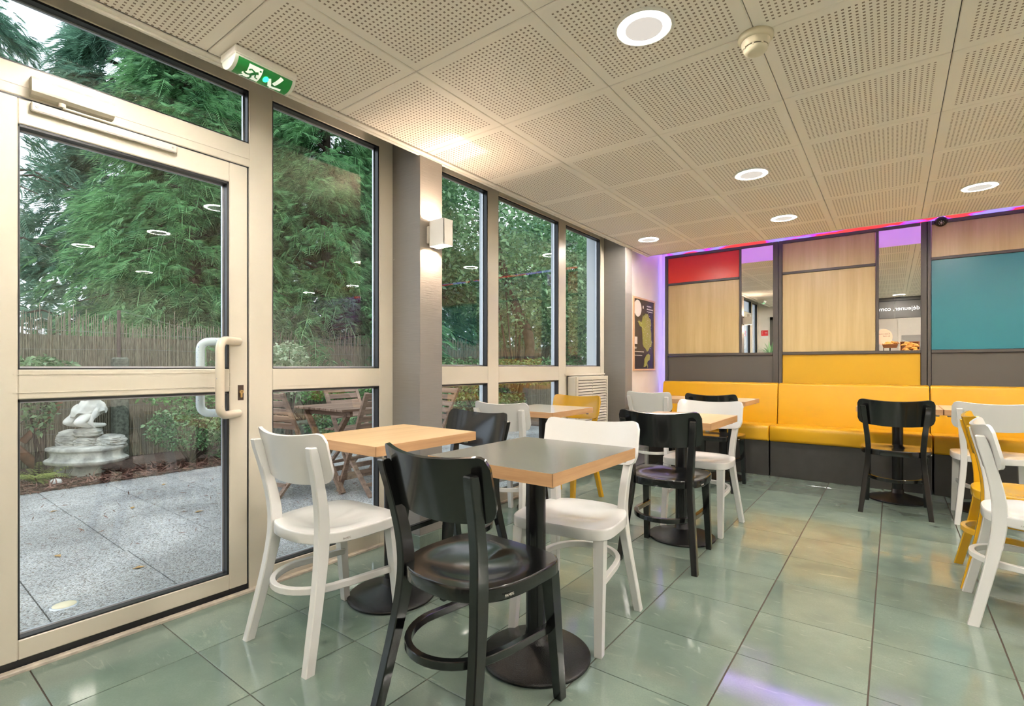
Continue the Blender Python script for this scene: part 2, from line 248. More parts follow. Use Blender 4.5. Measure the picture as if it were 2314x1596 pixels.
# ------------------------------------------------------------------ mesh builder
class MB:
    def __init__(s): s.v = []; s.f = []; s.m = []; s.sm = []
    def add(s, vs, fs, mi=0, smooth=False):
        o = len(s.v); s.v += [tuple(v) for v in vs]
        for f in fs: s.f.append(tuple(o+i for i in f)); s.m.append(mi); s.sm.append(smooth)
        return s
    def box(s, x0, x1, y0, y1, z0, z1, c=0., mi=0, T=None):
        if c <= 0:
            vs = [(x, y, z) for z in (z0, z1) for y in (y0, y1) for x in (x0, x1)]
            fs = [(0, 2, 3, 1), (4, 5, 7, 6), (0, 1, 5, 4), (2, 6, 7, 3), (0, 4, 6, 2), (1, 3, 7, 5)]
        else:
            vs = []; idx = {}
            X = (x0, x1); Y = (y0, y1); Z = (z0, z1)
            for i in (0, 1):
                for j in (0, 1):
                    for k in (0, 1):
                        sx, sy, sz = (1, -1)[i], (1, -1)[j], (1, -1)[k]
                        p = (X[i], Y[j], Z[k])
                        for a, d in enumerate(((0, sy*c, sz*c), (sx*c, 0, sz*c), (sx*c, sy*c, 0))):
                            idx[i, j, k, a] = len(vs); vs.append((p[0]+d[0], p[1]+d[1], p[2]+d[2]))
            fs = []
            for i in (0, 1): fs.append([idx[i, j, k, 0] for j, k in ((0, 0), (1, 0), (1, 1), (0, 1))])
            for j in (0, 1): fs.append([idx[i, j, k, 1] for i, k in ((0, 0), (1, 0), (1, 1), (0, 1))])
            for k in (0, 1): fs.append([idx[i, j, k, 2] for i, j in ((0, 0), (1, 0), (1, 1), (0, 1))])
            for a in (0, 1):
                for b in (0, 1):
                    fs.append([idx[a, b, 0, 0], idx[a, b, 0, 1], idx[a, b, 1, 1], idx[a, b, 1, 0]])
                    fs.append([idx[a, 0, b, 0], idx[a, 0, b, 2], idx[a, 1, b, 2], idx[a, 1, b, 0]])
                    fs.append([idx[0, a, b, 1], idx[0, a, b, 2], idx[1, a, b, 2], idx[1, a, b, 1]])
                    for q in (0, 1): fs.append([idx[a, b, q, 0], idx[a, b, q, 1], idx[a, b, q, 2]])
        if T is not None: vs = [tuple(T @ Vector(v)) for v in vs]
        return s.add(vs, fs, mi)
    def bar(s, p0, p1, w, d, up=(0, 0, 1), w1=None, d1=None, mi=0, c=.0):
        p0, p1 = Vector(p0), Vector(p1); t = (p1-p0).normalized(); u = Vector(up)
        a = t.cross(u)
        if a.length < 1e-4: a = t.cross(Vector((1, 0, 0)))
        a.normalize(); b = a.cross(t)
        w1 = w if w1 is None else w1; d1 = d if d1 is None else d1
        vs = []
        for p, ww, dd in ((p0, w, d), (p1, w1, d1)):
            for i, j in ((-1, -1), (1, -1), (1, 1), (-1, 1)): vs.append(p+a*(i*ww/2)+b*(j*dd/2))
        return s.add(vs, [(0, 3, 2, 1), (4, 5, 6, 7), (0, 1, 5, 4), (1, 2, 6, 5), (2, 3, 7, 6), (3, 0, 4, 7)], mi)
    def tube(s, pts, r, n=10, mi=0, closed=False, smooth=True, cap=True, prof=None, ref=(0, 0, 1)):
        pts = [Vector(p) for p in pts]; k = len(pts); rings = []; ref = Vector(ref)
        for i, p in enumerate(pts):
            if closed: t = pts[(i+1) % k]-pts[i-1]
            else: t = pts[min(i+1, k-1)]-pts[max(i-1, 0)]
            t.normalize(); a = t.cross(ref)
            if a.length < 1e-3: a = t.cross(Vector((1, 0, .01)))
            a.normalize(); b = a.cross(t)
            rr = r[i] if isinstance(r, (list, tuple)) else r
            if prof is None: ring = [p+a*(rr*math.cos(2*PI*j/n))+b*(rr*math.sin(2*PI*j/n)) for j in range(n)]
            else: ring = [p+a*x*rr+b*y*rr for x, y in prof]
            rings.append(ring)
        n = len(rings[0]); vs = [v for r_ in rings for v in r_]; fs = []
        for i in range(k if closed else k-1):
            for j in range(n):
                i2 = (i+1) % k; fs.append((i*n+j, i*n+(j+1) % n, i2*n+(j+1) % n, i2*n+j))
        s.add(vs, fs, mi, smooth)
        if cap and not closed:
            s.add(rings[0], [tuple(range(n))[::-1]], mi); s.add(rings[-1], [tuple(range(n))], mi)
        return s
    def lathe(s, prof, n=32, mi=0, c=(0, 0), smooth=True):
        vs = []; fs = []
        for r, z in prof:
            for j in range(n): vs.append((c[0]+r*math.cos(2*PI*j/n), c[1]+r*math.sin(2*PI*j/n), z))
        for i in range(len(prof)-1):
            for j in range(n): fs.append((i*n+j, i*n+(j+1) % n, (i+1)*n+(j+1) % n, (i+1)*n+j))
        s.add(vs, fs, mi, smooth)
        for i in (0, len(prof)-1):
            if prof[i][0] > 1e-4: s.add([vs[i*n+j] for j in range(n)], [tuple(range(n))], mi)
        return s
    def prism(s, poly, z0, z1, mi=0, T=None):
        n = len(poly); vs = [(x, y, z0) for x, y in poly]+[(x, y, z1) for x, y in poly]
        fs = [tuple(range(n))[::-1], tuple(range(n, 2*n))]+[(i, (i+1) % n, n+(i+1) % n, n+i) for i in range(n)]
        if T is not None: vs = [tuple(T @ Vector(v)) for v in vs]
        return s.add(vs, fs, mi)
    def mesh(s, name, mats):
        me = bpy.data.meshes.new(name); me.from_pydata(s.v, [], s.f)
        for m in (mats if isinstance(mats, (list, tuple)) else [mats]): me.materials.append(M[m] if isinstance(m, str) else m)
        me.polygons.foreach_set('material_index', s.m); me.polygons.foreach_set('use_smooth', s.sm)
        bm = bmesh.new(); bm.from_mesh(me); bmesh.ops.recalc_face_normals(bm, faces=bm.faces); bm.to_mesh(me); bm.free()
        me.update(); return me
    def obj(s, name, mats, parent=None, loc=(0, 0, 0), rz=0., smooth_angle=None, **tags):
        o = bpy.data.objects.new(name, s.mesh(name, mats)); COL.objects.link(o)
        o.location = loc; o.rotation_euler = (0, 0, rz)
        if parent is not None: o.parent = parent
        if smooth_angle: o.data.set_sharp_from_angle(angle=math.radians(smooth_angle))
        for k, v in tags.items(): o[k] = v
        return o
def thing(name, label, cat, loc=(0, 0, 0), rz=0., group=None):
    o = bpy.data.objects.new(name, None); COL.objects.link(o); o.location = loc; o.rotation_euler = (0, 0, rz); o.empty_display_size = .1
    o['label'] = label; o['category'] = cat
    if group: o['group'] = group
    return o
def structure(name, label=None):
    o = bpy.data.objects.new(name, None); COL.objects.link(o); o['kind'] = 'structure'; o.empty_display_size = .1
    if label: o['label'] = label
    o['category'] = {'wall': 'wall', 'window': 'window', 'door': 'door', 'floor': 'floor', 'ceiling': 'ceiling', 'trim': 'trim'}.get(name.split('_')[0], 'ground')
    return o
def tag(o, label, cat, group=None):
    o['label'] = label; o['category'] = cat
    if group: o['group'] = group
    return o
def dup_part(src, parent, loc):
    o = src.copy(); COL.objects.link(o); o.parent = parent; o.location = loc; return o
def copy_tree(root, loc, rz, label, group=None, deep=None):
    r = root.copy(); COL.objects.link(r); r.location = loc; r.rotation_euler = (0, 0, rz); r['label'] = label
    if group: r['group'] = group
    for ch in root.children:
        c = ch.copy(); COL.objects.link(c); c.parent = r
        for g in ch.children:
            d = g.copy(); COL.objects.link(d); d.parent = c
    return r
def set_mat(root, slot_from, slot_to):
    pass
def text_obj(name, body, size, mat_, parent, M4, extrude=.0006, align='LEFT'):
    cu = bpy.data.curves.new(name, 'FONT'); cu.body = body; cu.size = size; cu.extrude = extrude; cu.align_x = align
    to = bpy.data.objects.new(name+'_tmp', cu); me = bpy.data.meshes.new_from_object(to)
    bpy.data.objects.remove(to); me.materials.clear(); me.materials.append(M[mat_])
    o = bpy.data.objects.new(name, me); COL.objects.link(o); o.parent = parent; o.matrix_local = M4
    return o
def lin(a, b, n): return [a+(b-a)*i/(n-1) for i in range(n)]
def bez(pts, n=24):
    out = []; k = len(pts)-1
    P = [Vector(pts[0])*2-Vector(pts[1])]+[Vector(p) for p in pts]+[Vector(pts[-1])*2-Vector(pts[-2])]
    for i in range(k):
        for j in range(n):
            t = j/n; a, b, c, d = P[i:i+4]
            out.append(.5*((2*b)+(-a+c)*t+(2*a-5*b+4*c-d)*t*t+(-a+3*b-3*c+d)*t**3))
    out.append(P[-2]); return out

# ------------------------------------------------------------------ floor
XW = -2.44
GX0, GY0 = -.864, 1.998
floor = structure('floor', 'glossy mottled green tiled floor with brown grout')
MB().box(-2.5, 3.6, -3.2, 6.2, -.06, -.0035).obj('grout_bed', 'grout', floor)
FT = MB().box(-.1976, .1976, -.1984, .1984, -.012, 0, .0007).mesh('floor_tile', 'tile')
nt_ = 0
for i in range(-4, 12):
    for j in range(-6, 10):
        x0, y0 = GX0+.4*i, GY0+.4*j
        if y0 > 5.45 or x0 > 3.55: continue
        a0 = max(x0, -2.415)
        if x0+.4 < -2.40: continue
        # is it inside the photographed wedge (or just beside it)?
        cx, cy = x0+.2, y0+.2; dep = .6017*-cx+.7987*cy; u = (.7987*cx+.6017*cy)
        if dep < .7 or abs(u) > dep*1.15+.5: continue
        if a0 > x0+.01:
            w = x0+.4-a0-.0034
            o = MB().box(0, w, -.1982, .1982, -.012, 0, .0007).obj('floor_tile', 'tile', floor, (a0+.0017, y0+.2, 0))
        else:
            o = bpy.data.objects.new('floor_tile', FT); COL.objects.link(o); o.parent = floor; o.location = (x0+.2, y0+.2, 0)
        nt_ += 1
# unseen remainder of the floor, one joined sheet in the same tile
mbf = MB()
for i in range(-4, 12):
    for j in range(-13, 10):
        x0, y0 = GX0+.4*i, GY0+.4*j
        cx, cy = x0+.2, y0+.2; dep = .6017*-cx+.7987*cy; u = (.7987*cx+.6017*cy)
        if y0 > 5.45 or x0 > 3.4 or x0+.4 < -2.40 or not (j < -6 or dep < .7 or abs(u) > dep*1.15+.5): continue
        mbf.box(max(x0, -2.415)+.0017, x0+.3983, y0+.0017, y0+.3983, -.012, 0)
mbf.obj('outer_floor_tiles', 'tile', floor, kind='stuff')

# ------------------------------------------------------------------ ceiling
HC = 2.310
HS = 2.60            # slab above the suspended ceiling
XE = -2.216          # edge of the suspended ceiling towards the glazing
CX0, CY0 = -1.611, 1.466
YE = 5.485
ceil = structure('ceiling', 'suspended ceiling of square perforated cream tiles')
MB().box(-2.6, 3.7, -3.3, 6.3, HS, HS+.08).obj('ceiling_slab', 'plaster', ceil)
MB().box(XE+.01, 3.59, -3.2, YE-.01, HC+.018, HC+.03).obj('ceiling_backing', 'ceil_dark', ceil)
cache = {}
for i in range(-1, 9):
    for j in range(-8, 7):
        x0, y0 = CX0+TX*i, CY0+TY*j
        xa, xb = max(x0, XE+.045)-x0, min(x0+TX, 3.55)-x0; ya, yb = 0, min(y0+TY, YE-.012)-y0
        if xb-xa < .03 or yb-ya < .03: continue
        key = (round(xa, 3), round(xb, 3), round(yb, 3))
        if key not in cache:
            g = .0015
            cache[key] = MB().box(xa+g, xb-g, ya+g, yb-g, 0, .014, .003).mesh('ceiling_tile', 'ceil')
        o = bpy.data.objects.new('ceiling_tile', cache[key]); COL.objects.link(o); o.parent = ceil
        o.location = (x0, y0, HC+random.choice((0, 0, .0008, -.0008)))
mt = MB(); mt.box(XE, XE+.043, -3.2, YE, HC-.006, HC+.002, .001); mt.box(XE, XE+.018, -3.2, YE, HC-.014, HC+.034, .002)
mt.box(XE, 3.59, YE-.012, YE, HC-.004, HC+.27, .001)
mt.obj('perimeter_trim', 'ceil_trim', ceil)

# ------------------------------------------------------------------ glazed wall along X = XW
FD = .055     # depth of frame profiles
def opening_lining(mb, y0, y1, z0, z1, mi=0):
    t = .009; xa, xb = XW-.040, XW-.005
    mb.box(xa, xb, y0, y1, z1-t, z1, mi=mi); mb.box(xa, xb, y0, y1, z0, z0+t*.6, mi=mi)
    mb.box(xa, xb, y0, y0+t*.6, z0, z1, mi=mi); mb.box(xa, xb, y1-t, y1, z0, z1, mi=mi)
def spacer(mb, y0, y1, z0, z1):
    t = .006; a = .009; xa, xb = XW-.052, XW-.040
    mb.box(xa, xb, y0+a, y1-a, z1-a-t, z1-a); mb.box(xa, xb, y0+a, y1-a, z0+a*.6, z0+a*.6+t)
    mb.box(xa, xb, y1-a-t, y1-a, z0+a, z1-a); mb.box(xa, xb, y0+a*.6, y0+a*.6+t, z0+a, z1-a)
def panes(parent, rects):
    for (y0, y1, z0, z1) in rects:
        g = MB(); opening_lining(g, y0, y1, z0, z1); p = g.obj('gasket', 'gasket', parent)
        g = MB(); spacer(g, y0, y1, z0, z1); g.obj('glazing_spacer', 'spacer', parent)
        g = MB(); x = XW-.041; g.add([(x, y0+.005, z0+.005), (x, y1-.005, z0+.005), (x, y1-.005, z1-.005), (x, y0+.005, z1-.005)], [(0, 1, 2, 3)])
        g.obj('glass_pane', 'glass', parent)
def frame_bars(parent, bars, c=.003):
    for nm, y0, y1, z0, z1 in bars:
        MB().box(XW-FD, XW, y0, y1, z0, z1, c).obj(nm, 'frame', parent)
RT, RB = 1.052, .947      # the mid rail
d1 = structure('door_1', 'cream framed glass door beside the exit sign')
frame_bars(d1, [('stile', 1.077, 1.158, .035, 2.004), ('stile', .262, .372, .035, 2.004), ('bottom_rail', .372, 1.077, .035, .104), ('mid_rail', .372, 1.077, RB, RT), ('top_rail', .372, 1.077, 1.914, 2.004)])
mbb = MB()
for z in (RT-.018, RB+.022): mbb.box(XW-.002, XW+.0022, .36, 1.088, z, z+.0025)
mbb.obj('bead', 'frame', d1)
panes(d1, [(.372, 1.077, RT, 1.914), (.372, 1.077, .104, RB)])
g = MB(); g.box(XW-.04, XW-.006, .25, 1.166, .0, .036); g.box(XW-.03, XW-.004, 1.158, 1.165, .0, 2.01); g.box(XW-.03, XW-.004, .25, 1.166, 2.004, 2.010); g.obj('door_seal', 'gasket', d1)
# lock
lk = MB().box(XW-.01, XW+.0012, 1.114, 1.140, .905, .976).obj('lock_recess', 'lockdark', d1)
g = MB(); Rx = Matrix.Translation((XW+.001, 1.127, .945)) @ Matrix.Rotation(PI/2, 4, 'Y'); g.prism([(.0085*math.cos(a), .0085*math.sin(a)) for a in lin(0, 2*PI, 17)[:-1]], 0, .012, T=Rx); g.box(XW, XW+.010, 1.122, 1.132, .918, .942, .002); g.box(XW+.0125, XW+.0135, 1.1255, 1.1285, .941, .949, mi=1); g.obj('lock_cylinder', ['gold', 'lockdark'], d1)
# pull handles inside and outside
def handle(sign, mat_, x_at, nm):
    h0, h1 = .845, 1.18; dx = .075*sign; yo, ys = 1.005, 1.118
    P = []
    def corner(a, b, c):
        a, b, c = Vector(a), Vector(b), Vector(c)
        for k in range(9):
            t = k/8; P.append((1-t)**2*a+2*t*(1-t)*b+t*t*c)
    P.append(Vector((x_at, ys, h1))); r = .045
    A = Vector((x_at, ys, h1)); B = Vector((x_at+dx, yo, h1)); d = (B-A).normalized()
    corner(B-d*r, B, B-Vector((0, 0, r))); B2 = Vector((x_at+dx, yo, h0)); corner(B2+Vector((0, 0, r)), B2, B2-d*r); P.append(Vector((x_at, ys, h0)))
    return MB().tube(P, .0185, 16, ref=(.3, -.9, .02)).obj(nm, mat_, d1)
handle(1, 'handle', XW-.002, 'inner_pull_handle')['label'] = 'cream painted handle with blue chips'
handle(-1, 'handle_out', XW-FD, 'outer_pull_handle')['label'] = 'pale blue white painted handle with worn blue paint'
# closer
cl = thing('door_closer', 'cream overhead door closer box with slide rail above the glass door', 'door closer', (XW, .4, 2.0))
g = MB(); 
prof = [(0, .018), (.030, .018), (.046, .026), (.048, .035), (.048, .066), (.040, .078), (0, .080)]
vs = [(x, y, z) for y in (0, .236) for x, z in prof]; n = len(prof)
g.add(vs, [tuple(range(n)), tuple(range(n, 2*n))]+[(i, (i+1) % n, n+(i+1) % n, n+i) for i in range(n)]); g.obj('closer_body', 'frame', cl)
g = MB(); g.box(0.001, .022, .003, .455, -.033, -.003, .003); g.obj('slide_rail', 'frame', cl)
g = MB(); g.box(.0225, .0232, .004, .45, -.036, -.033, 0); g.tube([(.012, .018, -.018), (.0235, .018, -.018)], .005, 12); g.tube([(.012, .44, -.016), (.0235, .44, -.016)], .004, 12); g.obj('screw', 'greyfab', cl)
g = MB(); g.tube([(.024, .085, .018), (.024, .085, .004)], .011, 16); g.box(.012, .030, .085, .25, .0, .007, .002); g.obj('closer_arm', 'frame', cl)

w1 = structure('window_1', 'transom window above the glass door')
frame_bars(w1, [('transom_rail', .16, 1.17, 2.010, 2.122), ('head_rail', -.45, 1.17, 2.374, HS-.002)])
panes(w1, [(.262, 1.17, 2.122, 2.374)])
MB().box(XW-.002, XW+.002, .16, 1.17, 2.046, 2.0485).obj('bead', 'frame', w1)
w2 = structure('window_2', 'tall window beside the door')
frame_bars(w2, [('post', 1.166, 1.280, 0, HS-.002), ('post', 1.930, 2.030, 0, HS-.002), ('mid_rail', 1.28, 1.93, RB, RT), ('bottom_rail', 1.28, 1.93, .0, .085), ('head_rail', 1.28, 1.93, 2.374, HS-.002)])
panes(w2, [(1.28, 1.93, RT, 2.374), (1.28, 1.93, .085, RB)])
for z in (RB+.018,): MB().box(XW-.002, XW+.0018, 1.262, 1.95, z, z+.0022).obj('bead', 'frame', w2)
w3 = structure('window_3', 'window bay between the two taupe piers')
frame_bars(w3, [('post', 2.20, 2.29, 0, HS-.002), ('mullion', 2.939, 3.068, 0, HS-.002), ('mullion', 3.952, 4.078, 0, HS-.002), ('post', 4.776, 4.86, 0, HS-.002),
  ('head_rail', 2.29, 2.939, 2.388, HS-.002), ('head_rail', 3.068, 3.952, 2.388, HS-.002), ('head_rail', 4.078, 4.776, 2.388, HS-.002),
  ('mid_rail', 2.29, 2.939, .938, 1.064), ('mid_rail', 3.068, 3.952, .938, 1.064), ('mid_rail', 4.078, 4.776, .985, 1.064), ('bottom_rail', 2.29, 2.939, 0, .09), ('bottom_rail', 3.068, 3.952, 0, .09), ('bottom_rail', 4.078, 4.776, 0, .09)])
panes(w3, [(2.29, 2.939, 1.064, 2.388), (3.068, 3.952, 1.064, 2.388), (4.078, 4.776, 1.064, 2.388), (2.29, 2.939, .09, .938), (3.068, 3.952, .09, .938)])
MB().box(XW-.03, XW-.02, 4.078, 4.776, .09, .985).obj('spandrel_panel', 'frame', w3)
MB().box(XW, XW+.02, 4.05, 4.84, .975, .995, .003).obj('window_ledge', 'frame', w3)
w4 = structure('window_4', 'window strip behind the hinge side of the door')
frame_bars(w4, [('post', .16, .262, 0, 2.374), ('post', -.45, -.34, 0, 2.374), ('head_rail', -.34, .16, 2.36, 2.374), ('mid_rail', -.34, .16, RB, RT), ('bottom_rail', -.34, .16, 0, .09)])
panes(w4, [(-.34, .16, RT, 2.36), (-.34, .16, .09, RB)])
tr1 = MB().box(XW, XW+.028, -.45, 2.03, -.003, .012, .003).obj('trim_1', 'skirt', kind='structure', label='worn metal threshold strip at the foot of the glazing')
tr2 = MB().box(XW, XW+.02, 2.21, 4.86, -.003, .014, .003).obj('trim_2', 'skirt', kind='structure')

# ------------------------------------------------------------------ piers and side walls
MB().box(XW-.06, -2.2, 2.03, 2.212, .075, HS, .002).obj('wall_near_pier', 'rib', kind='structure', label='taupe ribbed pier carrying the wall lamp')
bb = MB(); bb.box(XW, -2.192, 2.022, 2.22, -.002, .0755, .002); bb.obj('baseboard_near_pier', 'tile', kind='structure')
MB().box(XW-.06, -2.2, 4.86, 5.03, .075, HS, .002).obj('wall_far_pier', 'rib', kind='structure', label='taupe ribbed pier beside the air conditioner')
bb = MB(); bb.box(XW, -2.192, 4.852, 5.03, -.002, .0755, .002); bb.obj('baseboard_far_pier', 'tile', kind='structure')
MB().box(-2.42, -2.3, 5.03, 6.3, -.02, HS).obj('wall_left', 'plaster', kind='structure', label='pale plaster wall holding the framed map')
wb = structure('wall_back', 'back wall with framed panels and mirrors above the bench')
MB().box(-2.5, 3.7, 6.17, 6.3, -.02, HS).obj('wall_surface', 'plaster', wb)
MB().box(3.6, 3.7, -3.2, 6.3, -.02, HS).obj('wall_right', 'plaster', kind='structure')
MB().box(-2.5, 3.7, -3.3, -3.2, -.02, HS).obj('wall_rear', 'plaster', kind='structure')
wp = structure('wall_passage', 'pale return wall beside the rear window')
MB().box(-2.5, -1.25, -.6, -.45, -.02, HS).obj('wall_surface', 'plaster', wp)
g = MB(); g.box(-2.2, -2.12, -.45, -.43, 0, 2.07, .003); g.box(-2.2, -1.3, -.45, -.43, 2.0, 2.07, .003); g.obj('door_casing', 'grey_frame', wp)
MB().box(-2.12, -1.3, -.449, -.44, 0, 2.0).obj('door_leaf', 'ivory', wp)
MB().box(-2.5, XW-.0, -3.2, -.45, -.02, HS).obj('wall_rear_left', 'plaster', kind='structure')

# panel system on the back wall
YP = 6.05
def pnl(nm, m, x0, x1, z0, z1, yf=YP, lab=None, th=.018):
    o = MB().box(x0+.002, x1-.002, yf, yf+th, z0+.002, z1-.002, .0015).obj(nm, m, wb, (0, 0, 0))
    if lab: o['label'] = lab
    return o
ZT, Z1b, Z1a, ZB1, ZB0, ZD = 2.372, 2.066, 2.042, 1.215, 1.188, .86
def module(x0, kind):
    xm0, xm1, xm2, xm3 = x0+.035, x0+.845, x0+.87, x0+1.185   # panel | thin post | mirror | post
    YF = YP-.018
    for nm, a, b, z0, z1, yy in (('frame_post', x0, xm0, ZD, ZT+.03, YF), ('frame_post', xm3, x0+1.2375, ZD, ZT+.03, YF), ('frame_rail', xm0, xm3, ZT, ZT+.03, YF), ('mullion', xm1, xm2, ZB1, ZT, YF+.004),
                            ('frame_rail', xm0, xm3, ZB0, ZB1, YF-.004), ('frame_rail', xm0, xm1, Z1a, Z1b, YF+.004)):
        MB().box(a+.0015, b-.0015, yy, yy+.045, z0, z1, .002).obj(nm, 'grey_frame', wb)
    if kind == 0: pnl('panel', 'red', xm0, xm1, Z1b, ZT, lab='red laminate panel'); pnl('panel', 'panelwood', xm0, xm1, ZB1, Z1a, lab='light oak panel'); pnl('panel', 'grey_panel', xm0, xm3, ZD, ZB0, lab='dark taupe panel')
    if kind == 1: pnl('panel', 'panelwood', xm0, xm1, Z1b, ZT, lab='light oak panel'); pnl('panel', 'panelwood', xm0, xm1, ZB1, Z1a, lab='light oak panel'); pnl('panel', 'yellowp', xm0, xm3, ZD, ZB0, lab='yellow panel')
    if kind == 2: pnl('panel', 'panelwood', xm0, xm1, Z1b, ZT, lab='light oak panel'); pnl('panel', 'teal', xm0, xm1, ZB1, Z1a, lab='teal laminate panel'); pnl('panel', 'grey_panel', xm0, xm3, ZD, ZB0, lab='dark taupe panel')
    # mirror, leaning forward by under half a degree
    t = math.tan(math.radians(.43)); h = ZT-ZB1
    MB().add([(xm2, YP, ZB1), (xm3, YP, ZB1), (xm3, YP-t*h, ZT), (xm2, YP-t*h, ZT)], [(0, 1, 2, 3)]).obj('mirror', 'mirror', wb)
module(-2.217, 0); module(-.978, 1); module(.2465, 2); module(1.471, 1)
# led strips
g = MB(); g.box(-2.20, 3.5, 6.075, 6.10, ZT+.031, ZT+.085); ls = g.obj('led_strip', 'led'); tag(ls, 'red and violet glowing light strip running above the wall panels', 'light strip')
g = MB(); g.tube([(-2.235, 6.12, .12), (-2.235, 6.12, 2.42)], .008, 8); tag(g.obj('led_tube', 'violet2'), 'upright violet light tube at the left edge of the wall panels', 'light strip')
g = MB(); g.tube([(-2.2, 6.135, ZT+.12), (3.5, 6.135, ZT+.12)], .008, 8); tag(g.obj('led_tube', 'violet'), 'long violet light tube hidden in the cove behind the ceiling edge', 'light strip')
# low ledge under the map
tag(MB().box(-2.3, -2.19, 5.06, 5.95, -.003, .27, .006).obj('wall_ledge', 'violetbox'), 'low pale ledge on the floor under the framed map', 'ledge')

# ------------------------------------------------------------------ downlights
def downlight(first, loc, lab):
    if first is None:
        t = thing('downlight', lab, 'ceiling light', loc, group='round ceiling downlights')
        MB().lathe([(.089, .004), (.089, -.004), (.100, -.006), (.109, -.002), (.109, .004)], 40).obj('trim_ring', 'plastic', t)
        MB().lathe([(.0, -.0085), (.04, -.0085), (.062, -.008), (.078, -.0058), (.087, -.003), (.089, .002)], 40).obj('diffuser', 'diffuser', t)
        return t
    return copy_tree(first, loc, 0, lab, 'round ceiling downlights')
DL = [((-.731, 1.775), 'large round downlight, nearest of those fully in view'), ((-.731, 3.546), 'round downlight in the middle of the ceiling'), ((-.731, 4.755), 'round downlight nearest the middle oak wall panels'),
      ((-1.912, 4.765), 'round downlight over the far corner by the map'), ((.480, 4.745), 'round downlight at the right side near the teal panel'), ((-1.87, .61), 'round downlight cut by the top edge above the exit sign'),
      ((.48, 1.775), 'round downlight out of frame above the right side'), ((1.05, 2.75), 'round downlight out of frame over the right aisle'), ((1.69, 4.75), 'round downlight out of frame in the far right'), ((1.69, 3.26), 'round downlight out of frame over the middle right'), ((1.69, 1.5), 'round downlight out of frame over the near right'),
      ((2.9, 4.75), 'round downlight beyond the far right table'), ((2.9, 2.4), 'round downlight beyond the near right table'),
      ((.09, .27), 'round downlight out of frame above the viewer'), ((-1.2, .3), 'round downlight out of frame beside the viewer to the left'), ((1.69, .1), 'round downlight out of frame beside the viewer to the right'), ((.3, -1.1), 'round downlight over the breakfast counter')]
first = None
for (x, y), lab in DL:
    o = downlight(first, (x, y, HC-.001), lab); first = first or o

# smoke detector
sd = thing('smoke_detector', 'round cream smoke detector on the ceiling beside the large downlight', 'smoke detector', (-.414, 2.077, HC))
MB().lathe([(.0, .0), (.062, .0), (.062, -.012), (.056, -.020), (.050, -.022), (.0, -.022)][::-1], 40).obj('base', 'ivory', sd)
MB().lathe([(.050, -.021), (.050, -.030), (.044, -.042), (.043, -.044)], 40).obj('collar', 'ivory', sd)
MB().lathe([(.037, -.043), (.037, -.050)], 32).obj('smoke_slot', 'plasticd', sd)
g = MB()
for k in range(8):
    a = 2*PI*k/8; T = Matrix.Rotation(a, 4, 'Z'); g.box(.036, .044, -.003, .003, -.052, -.042, T=T)
g.lathe([(.043, -.049), (.042, -.052), (.036, -.062), (.024, -.066), (.0, -.066)], 40); g.obj('cap', 'ivory', sd)

